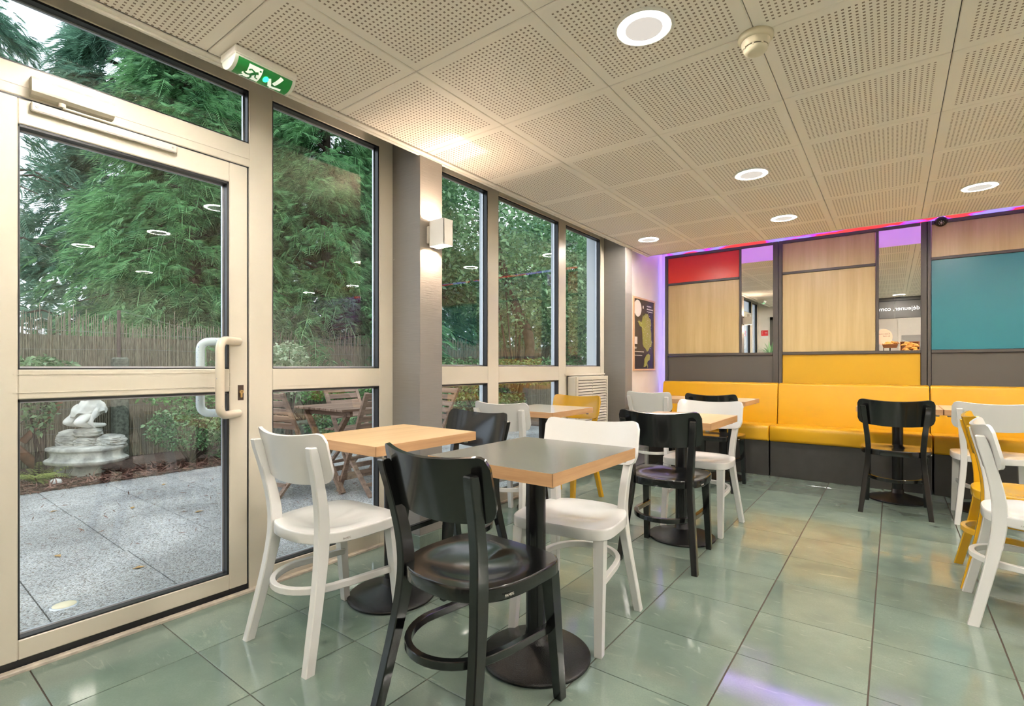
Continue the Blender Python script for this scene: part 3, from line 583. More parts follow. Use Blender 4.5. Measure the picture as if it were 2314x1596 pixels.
# exit sign
def exit_sign(loc, lab, rz=0):
    t = thing('exit_sign', lab, 'exit sign', loc, rz)
    L = .275
    g = MB(); g.box(-.07, .07, 0, L, -.034, 0, .004); g.obj('housing', 'plastic', t)
    # lens profile: rounded belly below the housing
    prof = [(-.062, -.034)]+[(-.062+.124*(1-math.cos(a))/2, -.034-.046*math.sin(a)) for a in lin(.12, PI-.12, 22)]+[(.062, -.034)]
    n = len(prof); vs = [(x, y, z) for y in (.004, L-.004) for x, z in prof]
    g = MB(); g.add(vs, [tuple(range(n)), tuple(range(n, 2*n))]+[(i, (i+1) % n, n+(i+1) % n, n+i) for i in range(n)], 0, True); g.obj('lens', 'lens', t, smooth_angle=40)
    def S(s, q, off):        # s along the sign 0..1, q around the belly 0 (room side) .. 1 (window side)
        a = PI-.16-q*1.62; x = -.062+.124*(1-math.cos(a))/2; z = -.034-.046*math.sin(a)
        nrm = Vector((-math.cos(a)*.046, 0, -math.sin(a)*.062)).normalized()
        return Vector((x, .018+s*(L-.036), z))+nrm*off
    def patch(g, s0, s1, q0, q1, off, ns=2, nq=10, mi=0):
        vs = [S(s0+(s1-s0)*i/ns, q0+(q1-q0)*j/nq, off) for i in range(ns+1) for j in range(nq+1)]
        g.add(vs, [(i*(nq+1)+j, (i+1)*(nq+1)+j, (i+1)*(nq+1)+j+1, i*(nq+1)+j+1) for i in range(ns) for j in range(nq)], mi, True)
    def stroke(g, pts, w, off, mi=0):     # thick polyline in sign space; s scaled to real aspect
        A = 2.35
        for (s0, q0), (s1, q1) in zip(pts, pts[1:]):
            dx, dy = (s1-s0)*A, q1-q0; l = math.hypot(dx, dy) or 1; nx, ny = -dy/l*w/2, dx/l*w/2
            k = 3; vs = []
            for i in range(k+1):
                f = i/k; s_, q_ = s0+(s1-s0)*f, q0+(q1-q0)*f; vs += [S(s_+nx/A, q_+ny, off), S(s_-nx/A, q_-ny, off)]
            g.add(vs, [(2*i, 2*i+2, 2*i+3, 2*i+1) for i in range(k)], mi)
    g = MB(); patch(g, 0, 1, 0, 1, .0012); g.obj('green_face', 'green', t)
    g = MB(); patch(g, .19, .44, .12, .90, .0022); stroke(g, [(.13, .95), (.20, .75), (.14, .70), (.21, .55)], .09, .0022)
    stroke(g, [(.80, .12), (.70, .62)], .17, .0022); stroke(g, [(.585, .40), (.665, .84), (.87, .76)], .15, .0022)
    g.obj('white_symbol', 'signwhite', t)
    g = MB(); stroke(g, [(.385, .40), (.33, .46), (.27, .62)], .13, .003); stroke(g, [(.335, .44), (.25, .34), (.215, .42)], .07, .003); stroke(g, [(.34, .46), (.36, .66), (.41, .70)], .06, .003)
    stroke(g, [(.275, .60), (.30, .78), (.26, .95)], .085, .003); stroke(g, [(.27, .60), (.215, .66), (.155, .60)], .085, .003)
    c = [(.405+.019*math.cos(a), .27+.045*math.sin(a)*1.) for a in lin(0, 2*PI, 15)[:-1]]; g.add([S(x, y, .003) for x, y in c], [tuple(range(14))]); g.obj('running_figure', 'green', t)
    g = MB(); c = [(.535+.05*math.cos(a), .52+.16*math.sin(a)) for a in lin(0, 2*PI, 17)[:-1]]; g.add([S(x, y, .0036) for x, y in c], [tuple(range(16))]); g.obj('pilot_light', 'greenlight', t)
    return t
es = exit_sign((-2.086, .914, HC-.001), 'green emergency exit sign on the ceiling above the glass door'); es.scale = (.92, .92, .92)
exit_sign((-2.12, -.38, HC-.0), 'small exit sign above the passage door, seen in the mirror', -PI/2)

# wall lamp on the near pier
wl = thing('wall_lamp', 'white cube wall lamp shining up and down on the taupe pier', 'wall lamp', (-2.2, 2.112, 1.84))
g = MB(); h = .075; a, b = .03, .15; y = .038; th = .003
for bx in ((a, b, -y, -y+th), (a, b, y-th, y), (a, a+th, -y, y), (b-th, b, -y, y)): g.box(bx[0], bx[1], bx[2], bx[3], -h, h)
g.obj('shade', 'lampw', wl)
MB().box(0, .03, -.03, .03, -.05, .05, .002).obj('bracket', 'lampw', wl)
for s in (1, -1):
    MB().lathe([(0, .008), (.006, .006), (.008, 0), (.006, -.006), (0, -.008)], 12).obj('bulb', 'bulb', wl, (.09, 0, s*.015))
    L = bpy.data.lights.new('wall_lamp_light', 'POINT'); L.energy = 2.1 if s > 0 else 2.0; L.color = (1, .78, .60); L.shadow_soft_size = .006
    lo = bpy.data.objects.new('bulb_light', L); COL.objects.link(lo); lo.parent = wl; lo.location = (.09, 0, s*.048)

# small black dome camera under the ceiling edge
dc = thing('dome_camera', 'small black round camera at the ceiling edge above the oak panel', 'camera', (.350, 6.0, 2.372))
Rm = Matrix.Rotation(math.radians(50), 4, 'X')
g = MB(); g.lathe([(.0, .03), (.045, .03), (.048, .01), (.042, -.006), (.03, -.012), (.0, -.012)][::-1], 28); o = g.obj('housing', 'blackmetal', dc); o.rotation_euler = (math.radians(-50), 0, 0)
g = MB()
for k in range(8): g.lathe([(0, -.0145), (.004, -.0145), (.004, -.012)], 8, c=(.018*math.cos(k*PI/4), .018*math.sin(k*PI/4)))
g.lathe([(0, -.0155), (.008, -.0155), (.008, -.012)], 12); o = g.obj('lens_ring', 'greyfab', dc); o.rotation_euler = (math.radians(-50), 0, 0)

# framed map
pm = thing('framed_map', 'wood framed dark map poster on the pale left wall', 'poster', (-2.3, 5.268, 1.016))
PW, PH = .625, .828
g = MB()
for b4 in ((0, PW, 0, .02), (0, PW, PH-.02, PH), (0, .02, .02, PH-.02), (PW-.02, PW, .02, PH-.02)): g.box(0, .018, b4[0], b4[1], b4[2], b4[3], .001)
g.obj('picture_frame', 'posterwood', pm)
MB().box(0, .008, .02, PW-.02, .02, PH-.02).obj('poster_sheet', 'poster', pm)
def flat(poly, x=.0087): return [(x, u*PW, v*PH) for u, v in poly]
fr = [(.42, .77), (.50, .76), (.55, .80), (.62, .78), (.68, .80), (.72, .75), (.80, .73), (.83, .66), (.80, .60), (.84, .53), (.82, .46), (.86, .40), (.83, .34), (.76, .33), (.70, .28), (.62, .27), (.55, .31), (.47, .33), (.42, .37), (.43, .45), (.40, .52), (.38, .60), (.30, .61), (.22, .66), (.24, .69), (.31, .67), (.37, .67), (.40, .70)]
g = MB(); 
def fan(g, poly, x=.0087):
    bm = bmesh.new(); vs = [bm.verts.new(p) for p in flat(poly, x)]; f = bm.faces.new(vs); r = bmesh.ops.triangulate(bm, faces=[f]); bm.verts.index_update()
    g.add([v.co[:] for v in bm.verts], [tuple(v.index for v in f.verts) for f in bm.faces]); bm.free()
fan(g, fr); fan(g, [(.46, .05), (.52, .12), (.50, .16), (.60, .22), (.70, .24), (.78, .22), (.76, .15), (.66, .13), (.62, .08), (.54, .05)]); fan(g, [(.62, .12), (.68, .06), (.66, .03), (.60, .08)])
g.obj('map_shape', 'mapgreen', pm)
g = MB(); fan(g, [(.20+.17*math.cos(a), .85+.115*math.sin(a)) for a in lin(0, 2*PI, 29)[:-1]]); fan(g, [(.05, .36), (.18, .36), (.18, .46), (.05, .46)]); fan(g, [(.42, .86), (.47, .86), (.47, .90), (.42, .90)])
for u0, u1, v in ((.62, .84, .895), (.62, .92, .855), (.62, .90, .825), (.05, .48, .255), (.05, .40, .205), (.05, .16, .315), (.05, .14, .300)):
    u = u0
    while u < u1: w = random.uniform(.02, .05); hh = .018 if v > .85 else .008; fan(g, [(u, v), (min(u+w, u1), v), (min(u+w, u1), v+hh), (u, v+hh)]); u += w+.008
for k in range(90):
    i = random.randrange(len(fr)); a = fr[i]; c = (.60, .54); f = random.uniform(.1, 1.1); u, v = c[0]+(a[0]-c[0])*f, c[1]+(a[1]-c[1])*f; fan(g, [(u, v), (u+.02, v), (u+.02, v+.004), (u, v+.004)], .0092)
g.obj('map_lettering', 'paper', pm, kind='stuff')

# ------------------------------------------------------------------ air conditioner
ac = thing('air_conditioner', 'cream slatted air conditioning cabinet below the last window', 'air conditioner', (XW, 4.105, 0))
D_ = .095; W_ = .64; Z0, Z1 = .06, .968
MB().box(0.001, D_-.012, 0, W_, Z0, Z1, .006).obj('cabinet', 'plastic', ac)
g = MB()
for q in ((0, .03, Z0, Z1), (W_-.03, W_, Z0, Z1), (.03, W_-.03, Z1-.035, Z1), (.03, W_-.03, Z0, Z0+.04)): g.box(D_-.012, D_+.006, q[0], q[1], q[2], q[3], .002)
g.obj('grille_frame', 'frame', ac)
MB().box(D_-.0118, D_-.010, .03, W_-.03, Z0+.04, Z1-.035).obj('grille_back', 'lockdark', ac)
SL = MB().bar((0, .03, 0), (0, W_-.03, 0), .004, .022, up=(-.55, 0, 1)).mesh('slat', 'frame')
z = Z0+.06
while z < Z1-.04:
    o = bpy.data.objects.new('slat', SL); COL.objects.link(o); o.parent = ac; o.location = (D_-.002, 0, z); z += .0275
MB().box(D_-.006, D_+.002, W_*.5-.002, W_*.5+.002, Z0+.04, Z1-.035).obj('grille_rod', 'frame', ac)

# ------------------------------------------------------------------ bench
def bench(x0, x1, lab):
    t = thing('bench', lab, 'bench', ((x0+x1)/2, 5.42, 0), group='yellow banquette benches')
    w = (x1-x0)/2
    MB().box(-w+.004, w-.004, .012, .50, 0, .34, .003).obj('base', 'benchbase', t)
    def cushion(prof, nm):
        n = len(prof); g = MB(); xs = [-w+.001, -w+.004, -w+.012, w-.012, w-.004, w-.001]; ins = [.014, .005, 0, 0, .005, .014]
        cy = sum(p[0] for p in prof)/n; cz = sum(p[1] for p in prof)/n
        vs = []
        for x, i_ in zip(xs, ins):
            for y, z in prof:
                l = math.hypot(y-cy, z-cz); vs.append((x, y+(cy-y)/l*i_, z+(cz-z)/l*i_))
        fs = [tuple(range(n))[::-1], tuple(range(5*n, 6*n))]
        for i in range(5):
            for j in range(n): fs.append((i*n+j, i*n+(j+1) % n, (i+1)*n+(j+1) % n, (i+1)*n+j))
        g.add(vs, fs, 0, True); return g.obj(nm, 'yellowv', t, smooth_angle=50)
    def rr(pts, r=.02, k=5):
        out = []; n = len(pts)
        for i in range(n):
            p = Vector(pts[i]); a = (Vector(pts[i-1])-p).normalized(); b = (Vector(pts[(i+1) % n])-p).normalized(); r_ = pts_r[i]
            for q in range(k+1):
                f = q/k; out.append(tuple((1-f)**2*(p+a*r_)+2*f*(1-f)*p+f*f*(p+b*r_)))
        return out
    pts_r = [.03, .045, .02, .02]
    cushion(rr([(-.012, .338), (-.012, .492), (.50, .468), (.50, .338)]), 'seat_cushion')
    pts_r = [.02, .03, .02, .02]
    cushion(rr([(.43, .455), (.485, .892), (.575, .892), (.56, .455)]), 'back_cushion')
    MB().box(-w+.004, w-.004, .498, .58, 0, .46).obj('back_support', 'benchbase', t)
    return t
bench(-2.19, -.963, 'yellow leatherette bench in the left corner under the red panel'); bench(-.957, .263, 'yellow bench under the yellow and oak wall panels'); bench(.269, 1.489, 'yellow bench at the right below the teal panel'); bench(1.495, 2.72, 'yellow bench beyond the right edge of the view')

# ------------------------------------------------------------------ tables
def table(loc, lab, top, wood='tablewood', rz=0., w=.504, d=.59, r=.2):
    t = thing('bistro_table', lab, 'table', loc, rz, 'square pedestal tables')
    a, b = w/2, d/2
    g = MB(); g.box(-a+.0006, a-.0006, -b+.0006, b-.0006, .7115, .7485); g.obj('tabletop_core', 'edgewood', t)
    g = MB(); g.box(-a, a, -b, -b+.0012, .71, .7495, mi=1); g.box(-a, a, b-.0012, b, .71, .7495, mi=1); g.box(-a, -a+.0012, -b, b, .71, .7495); g.box(a-.0012, a, -b, b, .71, .7495); g.obj('edge_band', ['edgewood', 'edgewoodx'], t)
    MB().box(-a+.0013, a-.0013, -b+.0013, b-.0013, .7484, .7502, .0005).obj('tabletop', top, t)
    MB().tube([(0, 0, .055), (0, 0, .70)], .0365, 28).obj('column', 'blacktube', t, smooth_angle=40)
    g = MB(); g.lathe([(r-.004, .0), (r, .004), (r, .010), (r-.006, .0145), (r*.7, .028), (.10, .040), (.05, .056), (.041, .060), (.0395, .088), (.0372, .089)], 56); g.obj('base', 'blackmetal', t)
    g = MB(); g.box(-.14, .14, -.14, .14, .701, .7108, .002); g.obj('mounting_plate', 'blackmetal', t)
    for sx in (-1, 1):
        for sy in (-1, 1): MB().lathe([(.0, .709), (.012, .709), (.010, .698), (0, .698)], 12, c=(sx*(a-.03), sy*(b-.04))).obj('buffer_pad', 'greyfab', t)
    return t
T = [((-1.863, 1.545, 0), 'bistro table with light wood top by the window, nearest the glass door', 'tablewood'),
     ((-1.05, 1.54, 0), 'bistro table with grey top and wood edge, behind the foreground black chair', 'greytop'),
     ((-2.10, 3.185, 0), 'bistro table with pale shiny top beyond the lamp pier, by the far windows', 'whitetop'),
     ((-1.055, 3.16, 0), 'bistro table with wood top in the middle, between black and white chairs', 'tablewood'),
     ((-1.30, 5.09, 0), 'bistro table with pale wood top at the bench under the oak panels', 'whitetop'),
     ((-1.835, 5.09, 0), 'bistro table at the left end of the bench, behind the back left white chair', 'tablewood'),
     ((.03, 5.07, 0), 'bistro table with wood top at the bench behind the lone black chair', 'tablewood'),
     ((.555, 5.07, 0), 'bistro table at the bench behind the right white chair', 'tablewood')]
for loc, lab, top in T: table(loc, lab, top, w=(.52 if top != 'x' else .5))

# ------------------------------------------------------------------ chairs
def interp(keys, z):
    for (z0, *a), (z1, *b) in zip(keys, keys[1:]):
        if z <= z1:
            f = (z-z0)/(z1-z0); return [p+(q-p)*f for p, q in zip(a, b)]
    return keys[-1][1:]
def chair_meshes():
    R = {}
    # seat
    def outline(n=56):
        pts = []
        for k in range(n):
            a = 2*PI*k/n; c, s = math.cos(a), math.sin(a)
            e = 5.5 if s > 0 else 2.7
            hx = .212 if s > 0 else .212-.012*(-s)
            r = (abs(c/hx)**e+abs(s/(.195 if s > 0 else .205))**e)**(-1/e)
            pts.append((c*r, s*r))
        return pts
    O = outline(); n = len(O); g = MB(); rings = [0.06, .2, .36, .52, .66, .78, .88, .95, .985]
    def dish(x, y):
        q = math.sqrt((x/.165)**2+((y+.02)/.145)**2); d = .017*max(0, 1-q**2.4)
        return d-.004*max(0, 1-((x/.03)**2))*max(0, min(1, (y-.0)/.12)) if q < 1 else 0
    vs = [(0, 0, .459-dish(0, 0))]; fs = []
    for f in rings: vs += [(x*f, y*f, .459-dish(x*f, y*f)) for x, y in O]
    vs += [(x*.997, y*.997, .4565) for x, y in O]+[(x, y, .452) for x, y in O]+[(x, y, .420) for x, y in O]+[(x*.985, y*.985, .4165) for x, y in O]
    nr = len(rings)+4
    for j in range(n): fs.append((0, 1+j, 1+(j+1) % n))
    for i in range(nr-1):
        for j in range(n): fs.append((1+i*n+j, 1+(i+1)*n+j, 1+(i+1)*n+(j+1) % n, 1+i*n+(j+1) % n))
    fs.append(tuple(1+(nr-1)*n+j for j in range(n)))
    g.add(vs, fs, 0, True); R['seat'] = g
    # rear legs
    for s in (-1, 1):
        K = [(0, .201, -.240), (.12, .188, -.214), (.25, .174, -.186), (.36, .163, -.166), (.45, .158, -.158), (.54, .163, -.164), (.65, .174, -.186), (.777, .187, -.219)]
        P = bez([(x, y, z) for z, x, y in K], 4); P = [Vector((s*p[0], p[1], p[2])) for p in P]
        wx = lambda z: .014 if z > .1 else .0135; rings = []
        g = MB(); vs = []; ch = .0035
        for p in P:
            hy = (.0185+.0055*math.exp(-((p.z-.44)/.16)**2)); hx = .0168 if p.z > .06 else .0155
            if p.z > .77: hy -= .003
            for a, b in ((-hx+ch, -hy), (hx-ch, -hy), (hx, -hy+ch), (hx, hy-ch), (hx-ch, hy), (-hx+ch, hy), (-hx, hy-ch), (-hx, -hy+ch)): vs.append((p.x+a, p.y+b, p.z))
        k = len(P); fs = [(i*8+j, i*8+(j+1) % 8, (i+1)*8+(j+1) % 8, (i+1)*8+j) for i in range(k-1) for j in range(8)]
        top = P[-1]; o = (k-1)*8; vs += [(top.x+a*.8, top.y+b*.8, top.z+.004) for a, b in [(v[0]-top.x, v[1]-top.y) for v in vs[o:o+8]]]
        fs += [(o+j, o+(j+1) % 8, o+8+(j+1) % 8, o+8+j) for j in range(8)]+[tuple(range(8))[::-1], tuple(o+8+j for j in range(8))]
        g.add(vs, fs, 0, True); R['rear%d' % s] = g
        g = MB(); zt = .4165; a, b, c = .0195, .0145, .003
        vs = []
        for z, h in ((0, .0135), (.004, .0145), (.2, .017), (.34, .0195), (zt, .0205)):
            f = z/zt; x = s*(.183*(1-f)+.172*f); y = .189*(1-f)+.150*f
            for i, j in ((-1, -1), (1, -1), (1, 1), (-1, 1)):
                vs.append((x+i*h, y+j*h, z))
        fs = [(i*4+j, i*4+(j+1) % 4, (i+1)*4+(j+1) % 4, (i+1)*4+j) for i in range(4) for j in range(4)]+[(0, 3, 2, 1), (16, 17, 18, 19)]
        g.add(vs, fs); R['front%d' % s] = g
    # backrest plate
    nx, nz = 26, 8; hw = .2215; th = .0125
    def S(u, v, side):
        # u -1..1, v 0..1 with rounded corners
        rx = .035/hw; ry = .035/.175
        x = u*hw; e = abs(u)
        lo, hi = 0., 1.
        if e > 1-rx:
            q = (e-(1-rx))/rx; dv = ry*(1-math.sqrt(max(0, 1-q*q))); lo, hi = dv, 1-dv
        vv = lo+(hi-lo)*v
        z = .650+vv*.182-.020*(1-u*u)
        y = -.189+(.832-z)*.24-.052*(1-u*u)
        nrm = Vector((-2*.052*u/hw*1., -1, -.24)).normalized()
        nrm = Vector((u*.46, -1, -.24)).normalized()
        return Vector((x, y, z))+nrm*(th/2*side)
    us = [-math.cos(PI*i/(nx-1)) for i in range(nx)]; us = [.5*(u+(-1+2*i/(nx-1))) for i, u in enumerate(us)]
    vs = []; fs = []
    for side in (1, -1):
        for u in us:
            for j in range(nz+1): vs.append(S(u, j/nz, side))
    m = nz+1; o = nx*m
    for i in range(nx-1):
        for j in range(nz):
            fs.append((i*m+j, (i+1)*m+j, (i+1)*m+j+1, i*m+j+1)); fs.append((o+i*m+j, o+i*m+j+1, o+(i+1)*m+j+1, o+(i+1)*m+j))
    for i in range(nx-1): fs += [(i*m, o+i*m, o+(i+1)*m, (i+1)*m), (i*m+nz, (i+1)*m+nz, o+(i+1)*m+nz, o+i*m+nz)]
    for j in range(nz): fs += [(j, j+1, o+j+1, o+j), ((nx-1)*m+j, o+(nx-1)*m+j, o+(nx-1)*m+j+1, (nx-1)*m+j+1)]
    g = MB(); g.add(vs, fs, 0, True); R['back'] = g
    # hoop stretcher
    P = [Vector((.163, .165, .232)), Vector((.163, .07, .238)), Vector((.162, -.04, .245))]
    for a in lin(0.12, PI-.12, 19): P.append(Vector((.160*math.cos(a), -.055-.180*math.sin(a), .248)))
    P += [Vector((-.162, -.04, .245)), Vector((-.163, .07, .238)), Vector((-.163, .165, .232))]
    g = MB(); g.tube(P, 1., prof=[(-.009, -.0125), (.009, -.0125), (.0105, -.010), (.0105, .010), (.009, .0125), (-.009, .0125), (-.0105, .010), (-.0105, -.010)]); R['hoop'] = g
    return R
CM = chair_meshes()
CP = {}
for colr in ('black', 'white', 'yellow'):
    t = thing('bistro_chair', '', 'chair', (0, 0, 0), 0, 'bentwood bistro chairs')
    CM['seat'].obj('seat', colr, t, smooth_angle=42)
    CM['back'].obj('backrest', colr, t, smooth_angle=42)
    for s in (-1, 1): CM['rear%d' % s].obj('rear_leg', colr, t, smooth_angle=30); CM['front%d' % s].obj('front_leg', colr, t)
    CM['hoop'].obj('hoop_stretcher', colr, t, smooth_angle=30)
    # small maker's lettering on the seat edge, right rear
    ang = -.50; px, py = .2025, -.086
    Mx = Matrix.Translation((px+.0035, py, .4295)) @ Matrix.Rotation(math.radians(90-9), 4, 'Z') @ Matrix.Rotation(PI/2, 4, 'X')
    ct = text_obj('maker_mark', 'FAMEG', .0102, 'markd' if colr == 'white' else 'mark', t, Mx, .0008, 'CENTER')
    CP[colr] = t
used = set()
CH = [('black', -1.046, 1.209, -.057, 'black bentwood chair in the foreground, back to the viewer, at the grey topped table'),
      ('white', -1.811, 1.202, .020, 'white bentwood chair nearest the glass door at the wood topped table'),
      ('white', -1.062, 1.838, 3.255, 'white bentwood chair facing the viewer behind the grey topped table'),
      ('black', -1.023, 2.839, .076, 'black bentwood chair in the middle of the room with a violet sheen on its seat'),
      ('black', .015, 4.737, -.015, 'lone black bentwood chair seen from behind, in front of the middle bench'),
      ('white', .512, 2.995, -1.610, 'white bentwood chair cut by the right edge of the photo, nearest on that side'),
      ('yellow', .520, 3.437, -1.585, 'yellow bentwood chair at the right behind the nearest white chair'),
      ('white', .543, 4.772, .014, 'white bentwood chair at the right facing the bench'),
      ('white', -1.851, 4.808, -.030, 'white bentwood chair in the back left corner below the map'),
      ('black', -1.262, 4.738, -.027, 'black bentwood chair with its seat before the left bench, partly hidden by a white chair'),
      ('white', -1.031, 3.472, 3.122, 'white bentwood chair facing the viewer behind the middle wood topped table'),
      ('black', -1.795, 1.86, 3.04, 'black bentwood chair facing the viewer between the near table and the pier'),
      ('white', -2.11, 2.855, .033, 'white bentwood chair beyond the pier, in front of the far window table'),
      ('yellow', -2.105, 3.50, 3.135, 'yellow bentwood chair in front of the air conditioner')]
for colr, x, y, rz, lab in CH:
    src = CP[colr]
    if colr not in used: src.location = (x, y, 0); src.rotation_euler = (0, 0, rz); src['label'] = lab; used.add(colr)
    else: copy_tree(src, (x, y, 0), rz, lab, 'bentwood bistro chairs')
# the table those right-hand chairs stand at (just outside the picture)
table((.98, 3.21, 0), 'bistro table out of frame to the right, before the white and yellow chairs', 'tablewood')

# ------------------------------------------------------------------ breakfast counter behind the viewer (seen in the mirrors)
bk = structure('wall_counter_front', 'dark bulkhead over the breakfast counter')
MB().box(-.95, .028, -.28, -.20, 1.907, HC+.0, .002).obj('bulkhead_panel', 'bulk', bk); MB().box(.032, 3.6, -.28, -.20, 1.907, HC+.0, .002).obj('bulkhead_panel', 'bulk', bk)
MB().box(-.95, 3.6, -.22, -.196, 2.235, 2.25).obj('shadow_gap', 'plasticd', bk)
Mx = Matrix.Translation((.41, -.198, 2.055)) @ Matrix.Rotation(PI, 4, 'Z') @ Matrix.Rotation(PI/2, 4, 'X')
text_obj('lettering', 'd\u00e9jeuner, com', .108, 'textw', bk, Mx, .001)
MB().box(-.95, -.9, -1.75, -.28, 0, HC).obj('counter_side_wall', 'plaster', bk)
MB().box(-.95, 3.6, -1.80, -1.75, 0, HC).obj('counter_back_wall', 'plaster', bk)
for x in (.10, .62, 1.6): MB().box(x-.008, x+.008, -1.74, -1.71, .9, 1.95).obj('glazing_bar', 'plastic', bk)
MB().box(.15, .5, -1.745, -1.72, 1.2, 1.62).obj('hatch', 'greyfab', bk)
ct = thing('breakfast_counter', 'long breakfast counter behind the viewer, seen in the right mirror', 'counter', (1.2, -.68, 0))
MB().box(-2.05, 2.3, -.3, .3, .0, .92, .004).obj('cabinet', 'grey_panel', ct); MB().box(-2.08, 2.33, -.33, .33, .92, .95, .004).obj('worktop', 'plastic', ct)
def basket(loc, w, d, h, lab, tilt, n):
    t = thing('bread_basket', lab, 'basket', loc)
    R = Matrix.Rotation(tilt, 4, 'X'); g = MB()
    def ring(x, y, z): return [tuple(R @ Vector(p)) for p in ((-x, -y, z), (x, -y, z), (x, y, z), (-x, y, z))]
    a, b, c, e = ring(w*.42, d*.42, 0), ring(w/2, d/2, h), ring(w/2-.01, d/2-.01, h), ring(w*.4, d*.4, .01)
    vs = a+b+c+e; fs = [(3, 2, 1, 0)]+[(i, (i+1) % 4, 4+(i+1) % 4, 4+i) for i in range(4)]+[(4+i, 4+(i+1) % 4, 8+(i+1) % 4, 8+i) for i in range(4)]+[(8+i, 8+(i+1) % 4, 12+(i+1) % 4, 12+i) for i in range(4)]+[(12, 13, 14, 15)]
    g.add(vs, fs); g.obj('wicker_body', 'basket', t)
    g = MB(); g.bar((0, 0, -loc[2]+.955), (0, 0, .01), .02, .02); g.box(-.1, .1, -.08, .08, -loc[2]+.95, -loc[2]+.96); g.obj('stand', 'blackmetal', t)
    return t, R
b2, R2 = basket((.262, -.45, 1.29), .30, .26, .10, 'large wicker basket of croissants on the counter, seen in the right mirror', -.95, 9)
b1, R1 = basket((-.045, -.40, 1.355), .25, .17, .08, 'small wicker basket of bread on a stand, seen in the right mirror', -.35, 5)
def croissant(mesh_only=False, L=.12, r=.026):
    P = []; rs = []
    for i in range(13):
        a = -1.1+2.2*i/12; P.append((math.sin(a)*L*.5, (1-math.cos(a))*L*.35, .01)); rs.append(max(.006, r*math.cos(a*1.2)*(1+.12*math.sin(i*2.1))))
    return MB().tube(P, rs, 9).mesh('croissant', 'bread')
cm_ = croissant()
spots = []
for (bo, R, W, D, H_, nn, lab) in ((b2, R2, .10, .09, .08, 14, 'golden croissant heaped in the larger wicker basket'), (b1, R1, .09, .045, .055, 6, 'golden bread roll in the smaller wicker basket')):
    for k in range(nn):
        o = bpy.data.objects.new('croissant', cm_); COL.objects.link(o)
        p = R @ Vector((random.uniform(-W, W), random.uniform(-D, D), H_+.012*(k % 3)))
        o.location = Vector(bo.location)+p; o.rotation_euler = (R.to_euler().x, 0, random.uniform(-.5, .5)); tag(o, lab, 'pastry', 'pastries in the '+('large' if bo is b2 else 'small')+' basket')
g = MB(); g.bar((.10, -.335, 1.50), (.24, -.325, 1.44), .02, .006); tag(g.obj('serving_tongs', 'plastic'), 'white serving tongs lying across the large bread basket', 'tongs')
cs = thing('round_counter_sign', 'round peach sign standing on the breakfast counter, seen in the right mirror', 'sign', (-.145, -.36, 1.55))
g = MB(); g.prism([(.14*math.cos(a), .16*math.sin(a)) for a in lin(0, 2*PI, 41)[:-1]], -.004, .004, T=Matrix.Rotation(PI/2, 4, 'X')); g.obj('disc', 'peach', cs)
MB().bar((0, -.01, -.6), (0, -.01, -.1), .012, .012).obj('stand', 'blackmetal', cs)
for i, (tx, m_) in enumerate((("C'est vous", 'textb'), ('le chef', 'textb'))):
    text_obj('lettering', tx, .042, m_, cs, Matrix.Translation((.10, .0055, .05-.045*i)) @ Matrix.Rotation(PI, 4, 'Z') @ Matrix.Rotation(PI/2, 4, 'X'))
fs_ = thing('fire_notice', 'red fire safety notice on the passage wall, seen in the left mirror', 'sign', (-2.31, -.449, 1.68))
MB().box(-.07, .07, 0, .004, -.02, .10).obj('red_board', 'redsign', fs_); MB().box(-.07, .07, 0, .004, -.085, -.025).obj('white_board', 'cardw', fs_)
g = MB(); 
for q in ((-.055, -.005, .02, .025), (-.055, -.01, .04, .045), (-.055, 0, .06, .065)): g.box(-q[1], -q[0], .004, .0048, q[2], q[3])
g.lathe([(0, .066), (.008, .074), (0, .082)], 10, c=(-.04, .005)); g.bar((-.04, .005, .03), (-.04, .005, .068), .016, .002); g.bar((-.04, .005, .035), (-.052, .005, .005), .006, .002); g.bar((-.04, .005, .035), (-.028, .005, .005), .006, .002)
g.obj('notice_symbol', 'cardw', fs_)
pl = thing('potted_plant', 'potted plant with long strap leaves on a tall stand, seen in the left mirror', 'plant', (-2.13, -.10, 0))
MB().lathe([(.08, 1.02), (.11, 1.20), (.105, 1.20), (.1, 1.18), (0, 1.18)], 24).obj('pot', 'pot', pl); MB().bar((0, 0, 0), (0, 0, 1.02), .2, .2).obj('stand', 'grey_panel', pl)
g = MB()
for k in range(34):
    a = random.uniform(0, 2*PI); L = random.uniform(.26, .50); up = random.uniform(.25, 1.35); w = random.uniform(.016, .030); P = []
    d = Vector((math.cos(a), math.sin(a), 0)); s_ = Vector((-d.y, d.x, 0))
    for i in range(7):
        f = i/6; P.append(d*(L*f*math.cos(up*(1-.8*f)))*.75+Vector((0, 0, 1.18+L*(math.sin(up)*f-.55*f*f*(1.3-up)))))
    vs = []
    for i, p in enumerate(P): ww = w*math.sin(PI*min(.98, .15+.85*i/6)); vs += [p-s_*ww, p+s_*ww]
    g.add(vs, [(2*i, 2*i+1, 2*i+3, 2*i+2) for i in range(6)])
g.obj('leaves', 'broad', pl, kind='stuff')

